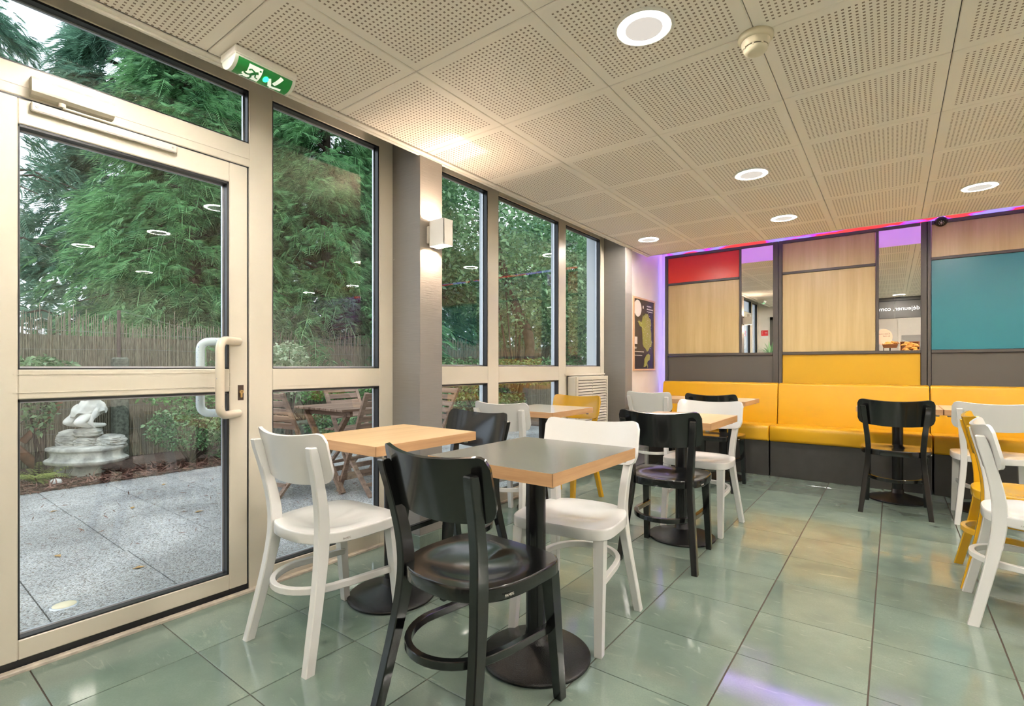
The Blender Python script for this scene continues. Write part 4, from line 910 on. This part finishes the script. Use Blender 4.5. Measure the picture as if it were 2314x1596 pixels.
# ------------------------------------------------------------------ outside: ground
GZ = -.04
gr = MB().box(-40, -6.02, -30, 40, GZ-.3, GZ-.005).obj('garden_ground', 'soil', kind='structure', label='soil of the garden beyond the gravel terrace')
MB().box(-6.02, -2.5, 8.0, 40, GZ-.3, GZ-.006).obj('garden_ground', 'soil', kind='structure'); MB().box(-6.02, -2.5, -30, -1.5, GZ-.3, GZ-.006).obj('garden_ground', 'soil', kind='structure')
pv = structure('ground_terrace', 'pale washed gravel paving outside the windows')
MB().box(-6.05, -2.5, -1.5, 8.0, GZ-.08, GZ-.012).obj('paving_bed', 'soil', pv)
PS = MB().box(-.573, .573, -.2375, .2375, -.04, 0, .003).mesh('paving_slab', 'gravel')
for i in range(3):
    for j in range(-4, 15):
        o = bpy.data.objects.new('paving_slab', PS); COL.objects.link(o); o.parent = pv
        o.location = (-2.5-.585-1.15*i-.01, .55+.48*j+.24, GZ+random.uniform(-.001, .001)); o.rotation_euler = (0, 0, -.01)
# building outside fins + facade edge
fn = 0
for y0, y1, xo in ((2.935, 3.07, .082), (3.948, 4.082, .082), (4.772, 4.86, .16)):
    MB().box(XW-xo, XW-.056, y0, y1, GZ, HS).obj('wall_outer_fin', 'extwhite', kind='structure')
MB().box(-2.60, XW-.058, -1.5, 7, 2.47, 2.75).obj('wall_outer_fascia', 'extwhite', kind='structure')
MB().box(-2.60, XW-.06, 4.862, 7, GZ-.1, 2.5).obj('wall_outer_right', 'extwhite', kind='structure')

# ------------------------------------------------------------------ foliage tools
def mesh_np(name, V, F, mat_, parent=None, loc=(0, 0, 0), smooth=False, **tags):
    V = np.asarray(V, dtype=np.float32).reshape(-1, 3); F = np.asarray(F, dtype=np.int32)
    me = bpy.data.meshes.new(name); k = F.shape[1]
    me.vertices.add(len(V)); me.vertices.foreach_set('co', V.ravel())
    me.loops.add(F.size); me.loops.foreach_set('vertex_index', F.ravel())
    me.polygons.add(len(F)); me.polygons.foreach_set('loop_start', np.arange(0, F.size, k, dtype=np.int32))
    me.materials.append(M[mat_]); me.update(calc_edges=True); me.validate()
    if smooth: me.polygons.foreach_set('use_smooth', [True]*len(F))
    o = bpy.data.objects.new(name, me); COL.objects.link(o); o.location = loc
    if parent is not None: o.parent = parent
    for a, b in tags.items(): o[a] = b
    return o
def inst(unitV, unitF, P, Dr, Up, S):
    """place copies of a unit mesh (x = along, y = side, z = normal) at points P."""
    Dr = Dr/np.linalg.norm(Dr, axis=1, keepdims=True); side = np.cross(Up, Dr); side /= np.linalg.norm(side, axis=1, keepdims=True)+1e-9
    nn = np.cross(Dr, side)
    V = P[:, None, :]+S[:, None, None]*(unitV[None, :, 0:1]*Dr[:, None, :]+unitV[None, :, 1:2]*side[:, None, :]+unitV[None, :, 2:3]*nn[:, None, :])
    n = len(unitV); F = unitF[None]+(np.arange(len(P))*n)[:, None, None]
    return V.reshape(-1, 3), F.reshape(-1, unitF.shape[1])
def spray_unit(nl=9, droop=.55):
    V = []; F = []
    for i in range(nl):
        f = (i+1)/nl; x = f*.8; z = -droop*f*f; L = .42*(1-.65*f)+.06
        for s in (-1, 1):
            o = len(V); w = .035
            V += [(x-.02, 0, z), (x+.16*L/.42+w, s*L*.55, z-.02), (x+.34, s*L, z-.13), (x+.05, s*L*.45, z-.03)]; F.append((o, o+1, o+2, o+3))
    o = len(V); V += [(0, -.015, 0), (0, .015, 0), (1.05, .008, -droop*1.15), (1.05, -.008, -droop*1.15)]; F.append((o, o+1, o+2, o+3))
    return np.array(V), np.array(F)
def leaf_unit():
    return np.array([(0, 0, 0), (.45, .22, .05), (1, 0, -.08), (.45, -.22, .05)]), np.array([(0, 1, 2, 3)])
SU = spray_unit(); LU = leaf_unit()
def conifer(nm, lab, x, y, h, R, n, mat_='cyp', z0=.6, seed=0, size=.30, grp='evergreen trees behind the reed fence'):
    rg = np.random.default_rng(seed); t = thing(nm, lab, 'tree', (x, y, GZ), group=grp)
    MB().tube([(0, 0, 0), (.03, 0, h*.5), (0, .03, h)], [.16, .1, .02], 10).obj('trunk', 'bark', t)
    nb = n//26; P = []; D = []; S = []; g = MB()
    for b in range(nb):
        zf = rg.random()**.9; z = z0+(h-z0)*zf; a = rg.random()*2*PI; rad = R*(1-zf*.75)*(.65+.45*rg.random())
        d = np.array([math.cos(a), math.sin(a), 0]); tip = d*rad+np.array([0, 0, z+.15*rad-.25*rad])
        if b % 3 == 0: g.tube([(0, 0, z), tuple(d*rad*.5+np.array([0, 0, z+.1*rad])), tuple(tip)], [.028, .016, .006], 5)
        k = 26
        f = .30+.75*rg.random(k)**.75; pos = d[None]*rad*f[:, None]; pos[:, 2] = z+.12*rad*np.sin(f*2.2)-.22*rad*f*f
        lat = rg.normal(0, .20, k)*rad*f*.8; s = np.array([-d[1], d[0], 0]); pos += s[None]*lat[:, None]; pos[:, 2] += rg.normal(0, .09, k)-np.abs(lat)*.25
        dr = d[None]+s[None]*(lat/rad*1.4)[:, None]+rg.normal(0, .28, (k, 3)); dr[:, 2] -= .25
        P.append(pos); D.append(dr); S.append(size*(.6+.7*rg.random(k)))
    P = np.concatenate(P); D = np.concatenate(D); S = np.concatenate(S)
    Up = np.tile([0, 0, 1.], (len(P), 1))+rg.normal(0, .25, (len(P), 3))
    V, F = inst(*SU, P, D, Up, S); mesh_np('foliage', V, F, mat_, t, kind='stuff'); g.obj('branches', 'bark', t, kind='stuff')
    return t
def leafy(nm, lab, cat, x, y, z0, blobs, n, size, mat_='broad', seed=0, stems=8, grp=None, trunk=None, parent_z=GZ, flat=.7):
    rg = np.random.default_rng(seed); t = thing(nm, lab, cat, (x, y, parent_z), group=grp)
    P = []
    tot = sum(b[3]*b[4]*b[5] for b in blobs)
    for (bx, by, bz, rx, ry, rz) in blobs:
        k = int(n*(rx*ry*rz)/tot)+8; v = rg.normal(0, 1, (k, 3)); v /= np.linalg.norm(v, axis=1, keepdims=True); v *= (.35+.65*rg.random(k)**.4)[:, None]
        P.append(v*np.array([rx, ry, rz])+np.array([bx, by, bz]))
    P = np.concatenate(P); D = rg.normal(0, 1, P.shape); D[:, 2] = D[:, 2]*.5-.2; Up = np.tile([0, 0, 1.], (len(P), 1))+rg.normal(0, flat, P.shape); S = size*(.6+.8*rg.random(len(P)))
    V, F = inst(*LU, P, D, Up, S); mesh_np('leaves', V, F, mat_, t, kind='stuff')
    g = MB()
    for k in range(stems):
        b = blobs[k % len(blobs)]; e = (b[0]+rg.normal(0, .5)*b[3], b[1]+rg.normal(0, .5)*b[4], b[2]+rg.random()*b[5]*.6); g.tube([(rg.normal(0, .03), rg.normal(0, .03), z0), (e[0]*.4, e[1]*.4, z0+(e[2]-z0)*.55), e], [.012, .008, .004] if trunk is None else [.022, .014, .006], 5)
    if trunk: g.tube(bez(trunk[0], 5), trunk[1], 10)
    g.obj('stems', 'bark', t, kind='stuff')
    return t
# evergreens behind the fence
conifer('cypress_tree', 'dense feathery green cypress filling the middle of the door glass', -9.3, 3.55, 7.2, 2.1, 10500, 'cyp', .9, 1, .26)
conifer('cypress_tree', 'feathery cypress seen in the tall window beside the door', -8.7, 5.6, 8.0, 2.3, 11500, 'cyp', 1.2, 2, .26)
conifer('cypress_tree', 'blue green conifer farther behind the reed fence', -11.6, 5.2, 9.5, 2.7, 6500, 'cyp2', 1.4, 3, .42)
conifer('cypress_tree', 'dark conifer towering behind the fence, top of the door glass', -12.6, 3.6, 9.0, 2.2, 4200, 'cyp2', 2.4, 4, .38)
conifer('cypress_tree', 'loose thin conifer at the left of the door glass with sky between its twigs', -11.5, 1.2, 8.2, 2.0, 1900, 'cyp2', 1.8, 5, .22)
conifer('cypress_tree', 'conifer behind the fence between the two piers', -10.2, 8.6, 8.5, 2.6, 6500, 'cyp', 1.2, 6, .36)
leafy('broadleaf_tree', 'broadleaf evergreen with a dark leaning trunk behind the far windows', 'tree', -7.0, 9.4, 0, [(0, 0, 4.2, 2.2, 2.4, 2.3), (-.6, 1.6, 3.0, 1.8, 1.8, 1.4), (.6, -1.4, 4.8, 1.8, 1.6, 1.6)], 26000, .115, 'broad', 11, 6, trunk=([(.1, 0, 0), (.25, .25, 1.6), (-.1, .1, 2.6), (-.5, -.3, 4.4)], [.12]*11+[.09]*5), flat=.9)
leafy('broadleaf_tree', 'second broadleaf tree farther along the garden', 'tree', -5.6, 12.4, 0, [(0, 0, 3.4, 2.6, 2.2, 2.9)], 16000, .125, 'broad', 12, 5, trunk=([(0, 0, 0), (.1, .1, 2), (0, 0, 4)], .09), flat=.9)
leafy('distant_hedge', 'dark tall hedge behind everything in the garden', 'hedge', -15, 8, 0, [(0, 0, 2.4, 1.2, 9.5, 2.4), (4, 8, 3.4, 3.2, 3.2, 3.2), (9, 9.5, 3.0, 3.2, 2.2, 3.0)], 16000, .38, 'cyp2', 13, 12, flat=.9)
leafy('distant_hedge', 'low dark hedge behind the left end of the reed fence', 'hedge', -13, .2, 0, [(0, 0, .9, .8, 3.2, 1.0)], 1800, .3, 'cyp2', 14, 6, flat=.9)

# reed fence
XF = -7.5
rf = thing('reed_fence', 'weathered reed screen fence along the back of the garden', 'fence', (XF, 0, GZ))
rg = np.random.default_rng(21); ny = 1500; ys = np.linspace(-1.5, 13.5, ny)+rg.normal(0, .004, ny)
top = 1.60+.05*np.sin(ys*1.1)+.03*np.sin(ys*5)+rg.normal(0, .035, ny)-np.where(rg.random(ny) < .05, rg.random(ny)*.25, 0); top += np.where(rg.random(ny) < .04, .12, 0)
r_ = .0065; xs = rg.normal(0, .012, ny); ln = rg.normal(0, .018, ny); ang = np.array([0, 2*PI/3, 4*PI/3])
V = np.zeros((ny, 6, 3)); 
for k in range(3):
    V[:, k] = np.stack([xs+r_*np.cos(ang[k]), ys+r_*np.sin(ang[k]), np.zeros(ny)], 1); V[:, 3+k] = np.stack([xs+r_*.7*np.cos(ang[k]), ys+ln+r_*.7*np.sin(ang[k]), top], 1)
F = np.array([(0, 1, 4, 3), (1, 2, 5, 4), (2, 0, 3, 5)])[None]+(np.arange(ny)*6)[:, None, None]
mesh_np('reeds', V.reshape(-1, 3), F.reshape(-1, 4), 'reed', rf, kind='stuff')
MB().box(-.05, -.03, -1.5, 13.5, 0, 1.46).obj('backing_mat', 'reed', rf)
for z in (.35, .62, .9, 1.1, 1.3, 1.5): MB().tube([(.022+.004*math.sin(k), -1.5+k*.75, z+.012*math.sin(k*1.7+z*9)) for k in range(21)], .0022, 5).obj('wire', 'wire', rf)
for y in (2.02, 6.2, 9.6): MB().tube([(.03, y, 0), (.035, y, 1.78)], .018, 8).obj('metal_post', 'rust', rf)
MB().tube([(.03, 2.02, 1.78), (.03, 3.4, 1.45), (.03, 4.6, 1.52), (.03, 6.2, 1.72)], .002, 4).obj('wire', 'wire', rf)
tag(MB().box(-7.40, -7.26, 1.92, 2.07, GZ, 1.17, .02).obj('concrete_post', 'concrete'), 'old speckled concrete post with a hole, before the reed fence', 'post')
# low stone kerb by the bed and ivy
tag(MB().box(-6.9, -6.7, 2.9, 9.5, GZ, .28, .02).obj('low_wall', 'concrete'), 'low mossy concrete wall along the planted bed', 'wall')
# litter
rg = np.random.default_rng(33)
def litter(nm, lab, x0, x1, y0, y1, n, size, mat_, z=GZ+.004):
    P = np.stack([rg.uniform(x0, x1, n), rg.uniform(y0, y1, n), np.full(n, z)+rg.random(n)*.02], 1); D = rg.normal(0, 1, (n, 3)); D[:, 2] *= .25
    U = np.array([(0, 0, 0), (.5, .06, .03), (1, 0, 0), (.5, -.06, .03)]); V, F = inst(U, LU[1], P, D, np.tile([0, 0, 1.], (n, 1))+rg.normal(0, .4, (n, 3)), size*(.5+rg.random(n)))
    o = mesh_np(nm, V, F, mat_, kind='stuff'); tag(o, lab, 'leaf litter'); return o
litter('needle_litter', 'brown needle litter heaped on the planted bed', -6.52, -5.95, -.5, 8, 13000, .09, 'needles')
litter('needle_litter', 'thin scatter of brown needles over the gravel', -6.0, -3.6, -.5, 7, 900, .05, 'needles', GZ+.002)
# ------------------------------------------------------------------ plants in the bed
leafy('garden_shrub', 'loose shrub with small green leaves beside the fountain', 'shrub', -6.35, 2.35, .0, [(0, 0, .42, .42, .40, .26), (.1, .5, .40, .30, .35, .25), (-.05, .35, .16, .18, .25, .14)], 3600, .042, 'shrubl', 41, 16)
leafy('garden_shrub', 'dark leafy shrub at the left edge of the door glass', 'shrub', -6.9, .62, .0, [(0, 0, .45, .40, .42, .40), (.1, -.2, .2, .3, .3, .2)], 1600, .07, 'broad', 42, 12)
leafy('garden_shrub', 'rounded green bush against the fence above the door rail, left', 'shrub', -6.95, 1.22, .0, [(0, 0, 1.08, .22, .30, .13), (0, 0, .7, .12, .15, .3)], 1100, .06, 'shrubl', 43, 8)
leafy('variegated_bush', 'pale variegated bush by the reed fence in the tall window', 'shrub', -6.0, 3.35, .0, [(0, 0, 1.16, .22, .22, .26), (0, .02, .9, .16, .16, .2)], 1100, .075, 'variegated', 44, 9)
leafy('ivy_hedge', 'band of dark glossy ivy under the reed fence', 'hedge', -7.15, 4.4, .0, [(0, 0, .72, .2, 1.6, .16), (0, 1.5, .70, .25, 1.2, .18), (0, -1.4, .72, .2, .9, .14)], 4200, .06, 'hedge', 45, 14)
leafy('ivy_hedge', 'bright green hedge top showing above the rail of the far windows', 'hedge', -6.6, 7.6, .0, [(.2, 0, 1.0, .4, 1.6, .30), (.6, 1.6, 1.0, .5, 1.4, .30), (.2, -.4, .4, .4, 1.8, .35)], 7000, .07, 'shrubl', 46, 14)
leafy('garden_shrub', 'low green plants near the garden table legs', 'shrub', -6.2, 4.3, .0, [(0, 0, .3, .35, .6, .26)], 1700, .05, 'shrubl', 47, 12)
# fern
fe = thing('fern', 'yellow green fern to the left of the fountain foot', 'fern', (-6.42, 1.12, GZ)); g = MB(); P = []; D = []; S = []
for k in range(22):
    a = rg.random()*2*PI; L = .2+.16*rg.random(); el = .5+.7*rg.random()
    for i in range(14):
        f = i/13; c = np.array([math.cos(a)*L*f, math.sin(a)*L*f, L*(math.sin(el)*f-.5*f*f)+.02]); s = np.array([-math.sin(a), math.cos(a), 0])
        for q in (-1, 1): P.append(c); D.append(s*q+np.array([math.cos(a), math.sin(a), 0])*.5); S.append(.055*(1-.8*f)+.012)
V, F = inst(*LU, np.array(P), np.array(D), np.tile([0, 0, 1.], (len(P), 1)), np.array(S)); mesh_np('fronds', V, F, 'fern', fe, kind='stuff')
# fallen leaves and a shell
lm = bpy.data.meshes.new('fallen_leaf'); lm.from_pydata([(0, 0, 0), (.03, .016, .006), (.065, 0, .002), (.03, -.016, .005)], [], [(0, 1, 2, 3)]); lm.materials.append(M['yleaf'])
for k, (x, y, w) in enumerate([(-2.95, 1.30, 'dry orange leaf on the gravel nearest the lower right corner of the door glass'), (-3.3, .95, 'dry orange leaf on the gravel near the middle joint by the door'), (-4.7, 1.35, 'dry orange leaf on the gravel half way to the fountain'), (-3.4, 1.9, 'dry orange leaf on the gravel near the door handle side'),
                               (-5.1, 1.0, 'dry orange leaf on the gravel a little before the fountain'), (-3.9, .75, 'dry orange leaf on the gravel near the left edge of the door glass'), (-4.2, 1.6, 'dry orange leaf on the gravel in the middle of the door glass'), (-5.4, 1.8, 'dry orange leaf on the gravel just before the shrub bed')]):
    o = bpy.data.objects.new('fallen_leaf', lm); COL.objects.link(o); o.location = (x, y, GZ+.003); o.rotation_euler = (0, 0, k*1.3); tag(o, w, 'leaf', 'fallen leaves on the terrace')
g = MB(); g.lathe([(0, 0), (.035, .008), (.048, .03), (.036, .055), (0, .066)], 12); o = g.obj('white_shell', 'shell', loc=(-6.2, 1.2, GZ)); tag(o, 'white rounded stone on the soil left of the fountain', 'stone')
gl_ = thing('ground_light', 'round cream ground light cover set in the gravel near the door', 'ground light', (-3.05, .62, GZ))
MB().lathe([(.0, .006), (.044, .0055), (.046, .002)], 32).obj('cover', 'cream_cover', gl_); MB().lathe([(.046, .005), (.052, .005), (.054, .0)], 32).obj('rim', 'spacer', gl_)
# logs
tag(MB().tube([(-7.0, 1.2, .05), (-6.95, .85, .5), (-7.2, .55, .95)], [.05, .04, .035], 8).obj('leaning_branch', 'redbark'), 'reddish bare branch leaning against the fence left of the statue', 'branch')
tag(MB().tube([(-7.0, 1.1, .3), (-6.98, 1.35, .62), (-7.05, 1.5, .95)], [.035, .03, .025], 8).obj('leaning_branch', 'redbark'), 'second reddish branch crossing behind the statue', 'branch')

# ------------------------------------------------------------------ fountain and statue
ft = thing('stone_fountain', 'weathered white stone basin fountain carrying the kneeling statue', 'fountain', (-6.50, 1.50, GZ), .66)
def lobed(n, a, b, notch):
    out = []
    for k in range(n):
        t = 2*PI*k/n; r = 1.0
        for c in (math.radians(38), math.radians(142), math.radians(218), math.radians(322)):
            d = (t-c+PI) % (2*PI)-PI; r += notch*math.exp(-(d/.17)**2)
        out.append((a*r*math.cos(t), b*r*math.sin(t)))
    return out
def stack(levels, n, nm, mt_, parent, wob=0., loc=(0, 0, 0)):
    vs = []; fs = []
    for (sc_, z, base) in levels:
        for (x, y) in base: 
            p = Vector((x*sc_, y*sc_, z)); w_ = mnoise.noise(p*9)*wob if wob else 0; vs.append((p.x*(1+w_*1.6), p.y*(1+w_*1.6), p.z+w_*.12))
    for i in range(len(levels)-1):
        for j in range(n): fs.append((i*n+j, i*n+(j+1) % n, (i+1)*n+(j+1) % n, (i+1)*n+j))
    fs += [tuple(range(n))[::-1], tuple((len(levels)-1)*n+j for j in range(n))]
    g = MB(); g.add(vs, fs, 0, True); return g.obj(nm, mt_, parent, loc, smooth_angle=38)
B1 = lobed(72, .325, .25, .10)
stack([(.55, .125, B1), (.86, .128, B1), (.97, .138, B1), (1.02, .155, B1), (1.03, .172, B1), (.99, .188, B1), (.92, .197, B1), (.885, .212, B1), (.875, .235, B1), (.89, .255, B1), (.94, .264, B1), (.99, .275, B1), (1.0, .290, B1), (.975, .304, B1), (.92, .31, B1), (.90, .295, B1)], 72, 'basin', 'stone', ft, .006)
C1 = [(.5*math.cos(2*PI*k/36), .5*math.sin(2*PI*k/36)) for k in range(36)]
stack([(.30, 0, C1), (.27, .05, C1), (.22, .09, C1), (.24, .12, C1), (.32, .14, C1)], 36, 'pedestal', 'stone', ft, .02)
stack([(.26, 0, C1), (.24, .06, C1), (.2, .12, C1)], 36, 'rear_pedestal', 'stone', ft, .03, (-.22, .05, 0))
def rock(cx, cy, z0, z1, a, b, nm='rock', seed=0, parent=None, wob=.05):
    nu, nv = 44, 48; vs = []; fs = []
    sg = lambda v, e: math.copysign(abs(v)**e, v)
    for j in range(nv+1):
        ph = -PI/2+PI*j/nv
        for i in range(nu):
            th = 2*PI*i/nu; x = a*sg(math.cos(ph), .35)*sg(math.cos(th), .65); y = b*sg(math.cos(ph), .35)*sg(math.sin(th), .65); z = (z1-z0)/2*sg(math.sin(ph), .6)
            q = Vector((x*7+cx*31, y*7, z*6)); n1 = mnoise.noise(q); n2 = mnoise.noise(Vector((x*10+cx*17, y*10+3, z*75+2*x*10)))
            k = 1+wob*1.4*n1+.16*n2-.05*abs(math.sin(z*190+6*n1)); vs.append((cx+x*k, cy+y*k, (z0+z1)/2+z*(1+.25*n1)+.012*n1))
    for j in range(nv):
        for i in range(nu): fs.append((j*nu+i, j*nu+(i+1) % nu, (j+1)*nu+(i+1) % nu, (j+1)*nu+i))
    g = MB(); g.add(vs, fs, 0, True); return g.obj(nm, 'stone', parent or ft, smooth_angle=35)
rock(-.19, .02, .29, .455, .115, .10, wob=.14); rock(.02, .0, .29, .40, .125, .10, wob=.12); rock(.01, .0, .40, .49, .125, .095, wob=.16); rock(.20, .03, .29, .40, .11, .11, wob=.2)
stack([(.98, .29, [(x*.86, y*.86) for x, y in B1]), (.96, .31, [(x*.86, y*.86) for x, y in B1])], 72, 'water_ledge', 'stone', ft, .03)
# kneeling figure: one continuous skinned body, facing local -y (towards the terrace)
st = thing('kneeling_statue', 'pale stone statue of a kneeling draped figure on the fountain rock', 'statue', (-6.50, 1.50, GZ+.485), .66-.35); st.scale = (1.45, 1.45, 1.02)
def skin_obj(nm, V, E, R, mt_, parent, sub=2):
    me = bpy.data.meshes.new(nm); me.from_pydata(V, E, []); o = bpy.data.objects.new(nm, me); COL.objects.link(o); o.parent = parent
    m = o.modifiers.new('skin', 'SKIN'); m.use_smooth_shade = True
    for i, r in enumerate(R): me.skin_vertices[0].data[i].radius = (r, r) if isinstance(r, (int, float)) else r
    me.skin_vertices[0].data[0].use_root = True
    s = o.modifiers.new('subdivision', 'SUBSURF'); s.levels = sub; s.render_levels = sub
    me.materials.append(M[mt_]); return o
V = [(0, .03, .16), (0, .02, .25), (0, .0, .34), (0, -.01, .405), (0, -.012, .435), (0, -.02, .475),
     (.05, .0, .14), (.062, -.10, .055), (.055, .0, .028), (.05, .09, .02),
     (-.05, .0, .14), (-.055, -.10, .055), (-.05, .0, .028), (-.045, .09, .02),
     (.075, 0, .385), (.125, -.02, .30), (.115, -.075, .375), (.08, -.09, .43),
     (-.075, 0, .385), (-.10, -.05, .29), (-.03, -.09, .30), (.03, -.08, .32),
     (0, -.03, .53)]
Ed = [(0, 1), (1, 2), (2, 3), (3, 4), (4, 5), (5, 22), (0, 6), (6, 7), (7, 8), (8, 9), (0, 10), (10, 11), (11, 12), (12, 13), (3, 14), (14, 15), (15, 16), (16, 17), (3, 18), (18, 19), (19, 20), (20, 21)]
Rr = [.062, .050, .060, .045, .020, .036, .052, .040, .028, .018, .052, .040, .028, .018, .028, .021, .017, .013, .028, .021, .017, .013, .030]
skin_obj('body', V, Ed, Rr, 'figure', st)
g = MB()   # drapery folds: swathes across the lap and hips
nr, na = 16, 64; vs = []; fs = []
for i in range(nr):
    f = i/(nr-1)
    for j in range(na):
        a = 2*PI*j/na; q = math.sin(9*a+5*f)*.5+math.sin(5*a-7*f+1)*.5; tilt = .035*math.cos(a)
        rr_ = .72+.42*math.sin(min(1, f*1.3)*PI/2)+.09*q*f
        vs.append((.088*rr_*math.cos(a), .012+.082*rr_*math.sin(a)*(1.0 if math.sin(a) > 0 else 1.12), .25-.125*f+tilt+.012*q))
fs = [(i*na+j, i*na+(j+1) % na, (i+1)*na+(j+1) % na, (i+1)*na+j) for i in range(nr-1) for j in range(na)]
g.add(vs, fs, 0, True)
g.tube([(.10, .0, .20), (.118, -.03, .13), (.112, -.05, .06), (.12, -.03, .01)], [.012, .018, .016, .006], 8)
g.obj('drapery', 'figure', st)
g = MB(); g.lathe([(0, .575), (.025, .57), (.040, .545), (.043, .515), (.036, .49), (.02, .48), (0, .478)], 16, c=(0, -.008)); g.tube([(.0, -.062, .512), (0, -.069, .503), (0, -.063, .499)], [.003, .005, .004], 6)
for s in (-1, 1): g.lathe([(0, .518), (.004, .515), (0, .512)], 6, c=(s*.013, -.055))
g.tube([(-.008, -.058, .489), (0, -.061, .487), (.008, -.058, .489)], .0025, 6); g.obj('hair_and_face', 'figure', st)

# ------------------------------------------------------------------ garden furniture
gt = thing('garden_table', 'weathered slatted wooden folding table on the gravel', 'table', (-4.08, 2.98, GZ))
TXs, TYs = .76, .88
for k in range(9):
    x = -TXs/2+.042+k*(TXs-.084)/8
    MB().box(-TYs/2, TYs/2, -.038, .038, .715, .737, .003).obj('slat', 'twood', gt, (x, 0, 0), PI/2)
g = MB()
for y in (-.33, .33): g.box(-TXs/2+.03, TXs/2-.03, y-.015, y+.015, .665, .715, .002)
g.obj('apron', 'twood', gt)
for y in (-.36, .36):
    MB().bar((-.30, y, .69), (.27, y, 0.0), .028, .05, up=(0, 1, 0)).obj('leg', 'twood', gt); MB().bar((.30, y*.9, .69), (-.27, y*.9, 0.0), .028, .05, up=(0, 1, 0)).obj('leg', 'twood', gt)
for x in (-.2, .2): MB().bar((x, -.36, .12), (x, .36, .12), .025, .045).obj('stretcher', 'twood', gt)
gc = thing('garden_chair', '', 'chair', (0, 0, GZ), 0, 'folding garden chairs')
for s in (-1, 1):
    MB().bar((s*.205, .20, 0), (s*.205, -.20, .88), .022, .040, up=(1, 0, 0)).obj('back_leg', 'twood', gc)
    MB().bar((s*.180, -.22, 0), (s*.180, .20, .44), .022, .036, up=(1, 0, 0)).obj('front_leg', 'twood', gc)
for k in range(6): MB().box(-.215, .215, -.03, .03, -.009, .009, .002).obj('seat_slat', 'twood', gc, (0, .20-k*.07, .445))
for k in range(5):
    z = .585+k*.066; y = .20-.40*z/.88; o = MB().box(-.19, .19, -.008, .008, -.027, .027, .002).obj('back_slat', 'twood', gc, (0, y+.0, z)); o.rotation_euler = (.42, 0, 0)
MB().bar((-.2, .13, .15), (.2, .13, .15), .02, .03).obj('stretcher', 'twood', gc); MB().bar((-.18, -.14, .09), (.18, -.14, .09), .02, .03).obj('stretcher', 'twood', gc)
gc.location = (-3.72, 2.86, GZ); gc.rotation_euler = (0, 0, PI/2); gc['label'] = 'slatted wooden garden chair on the window side of the garden table'
copy_tree(gc, (-4.30, 2.38, GZ), .15, 'slatted wooden garden chair at the left end of the garden table', 'folding garden chairs')
copy_tree(gc, (-4.62, 3.30, GZ), -PI/2+.1, 'slatted wooden garden chair on the far side of the garden table', 'folding garden chairs')
copy_tree(gc, (-3.86, 3.72, GZ), PI-.25, 'slatted wooden garden chair at the right end of the garden table, seen past the pier', 'folding garden chairs')
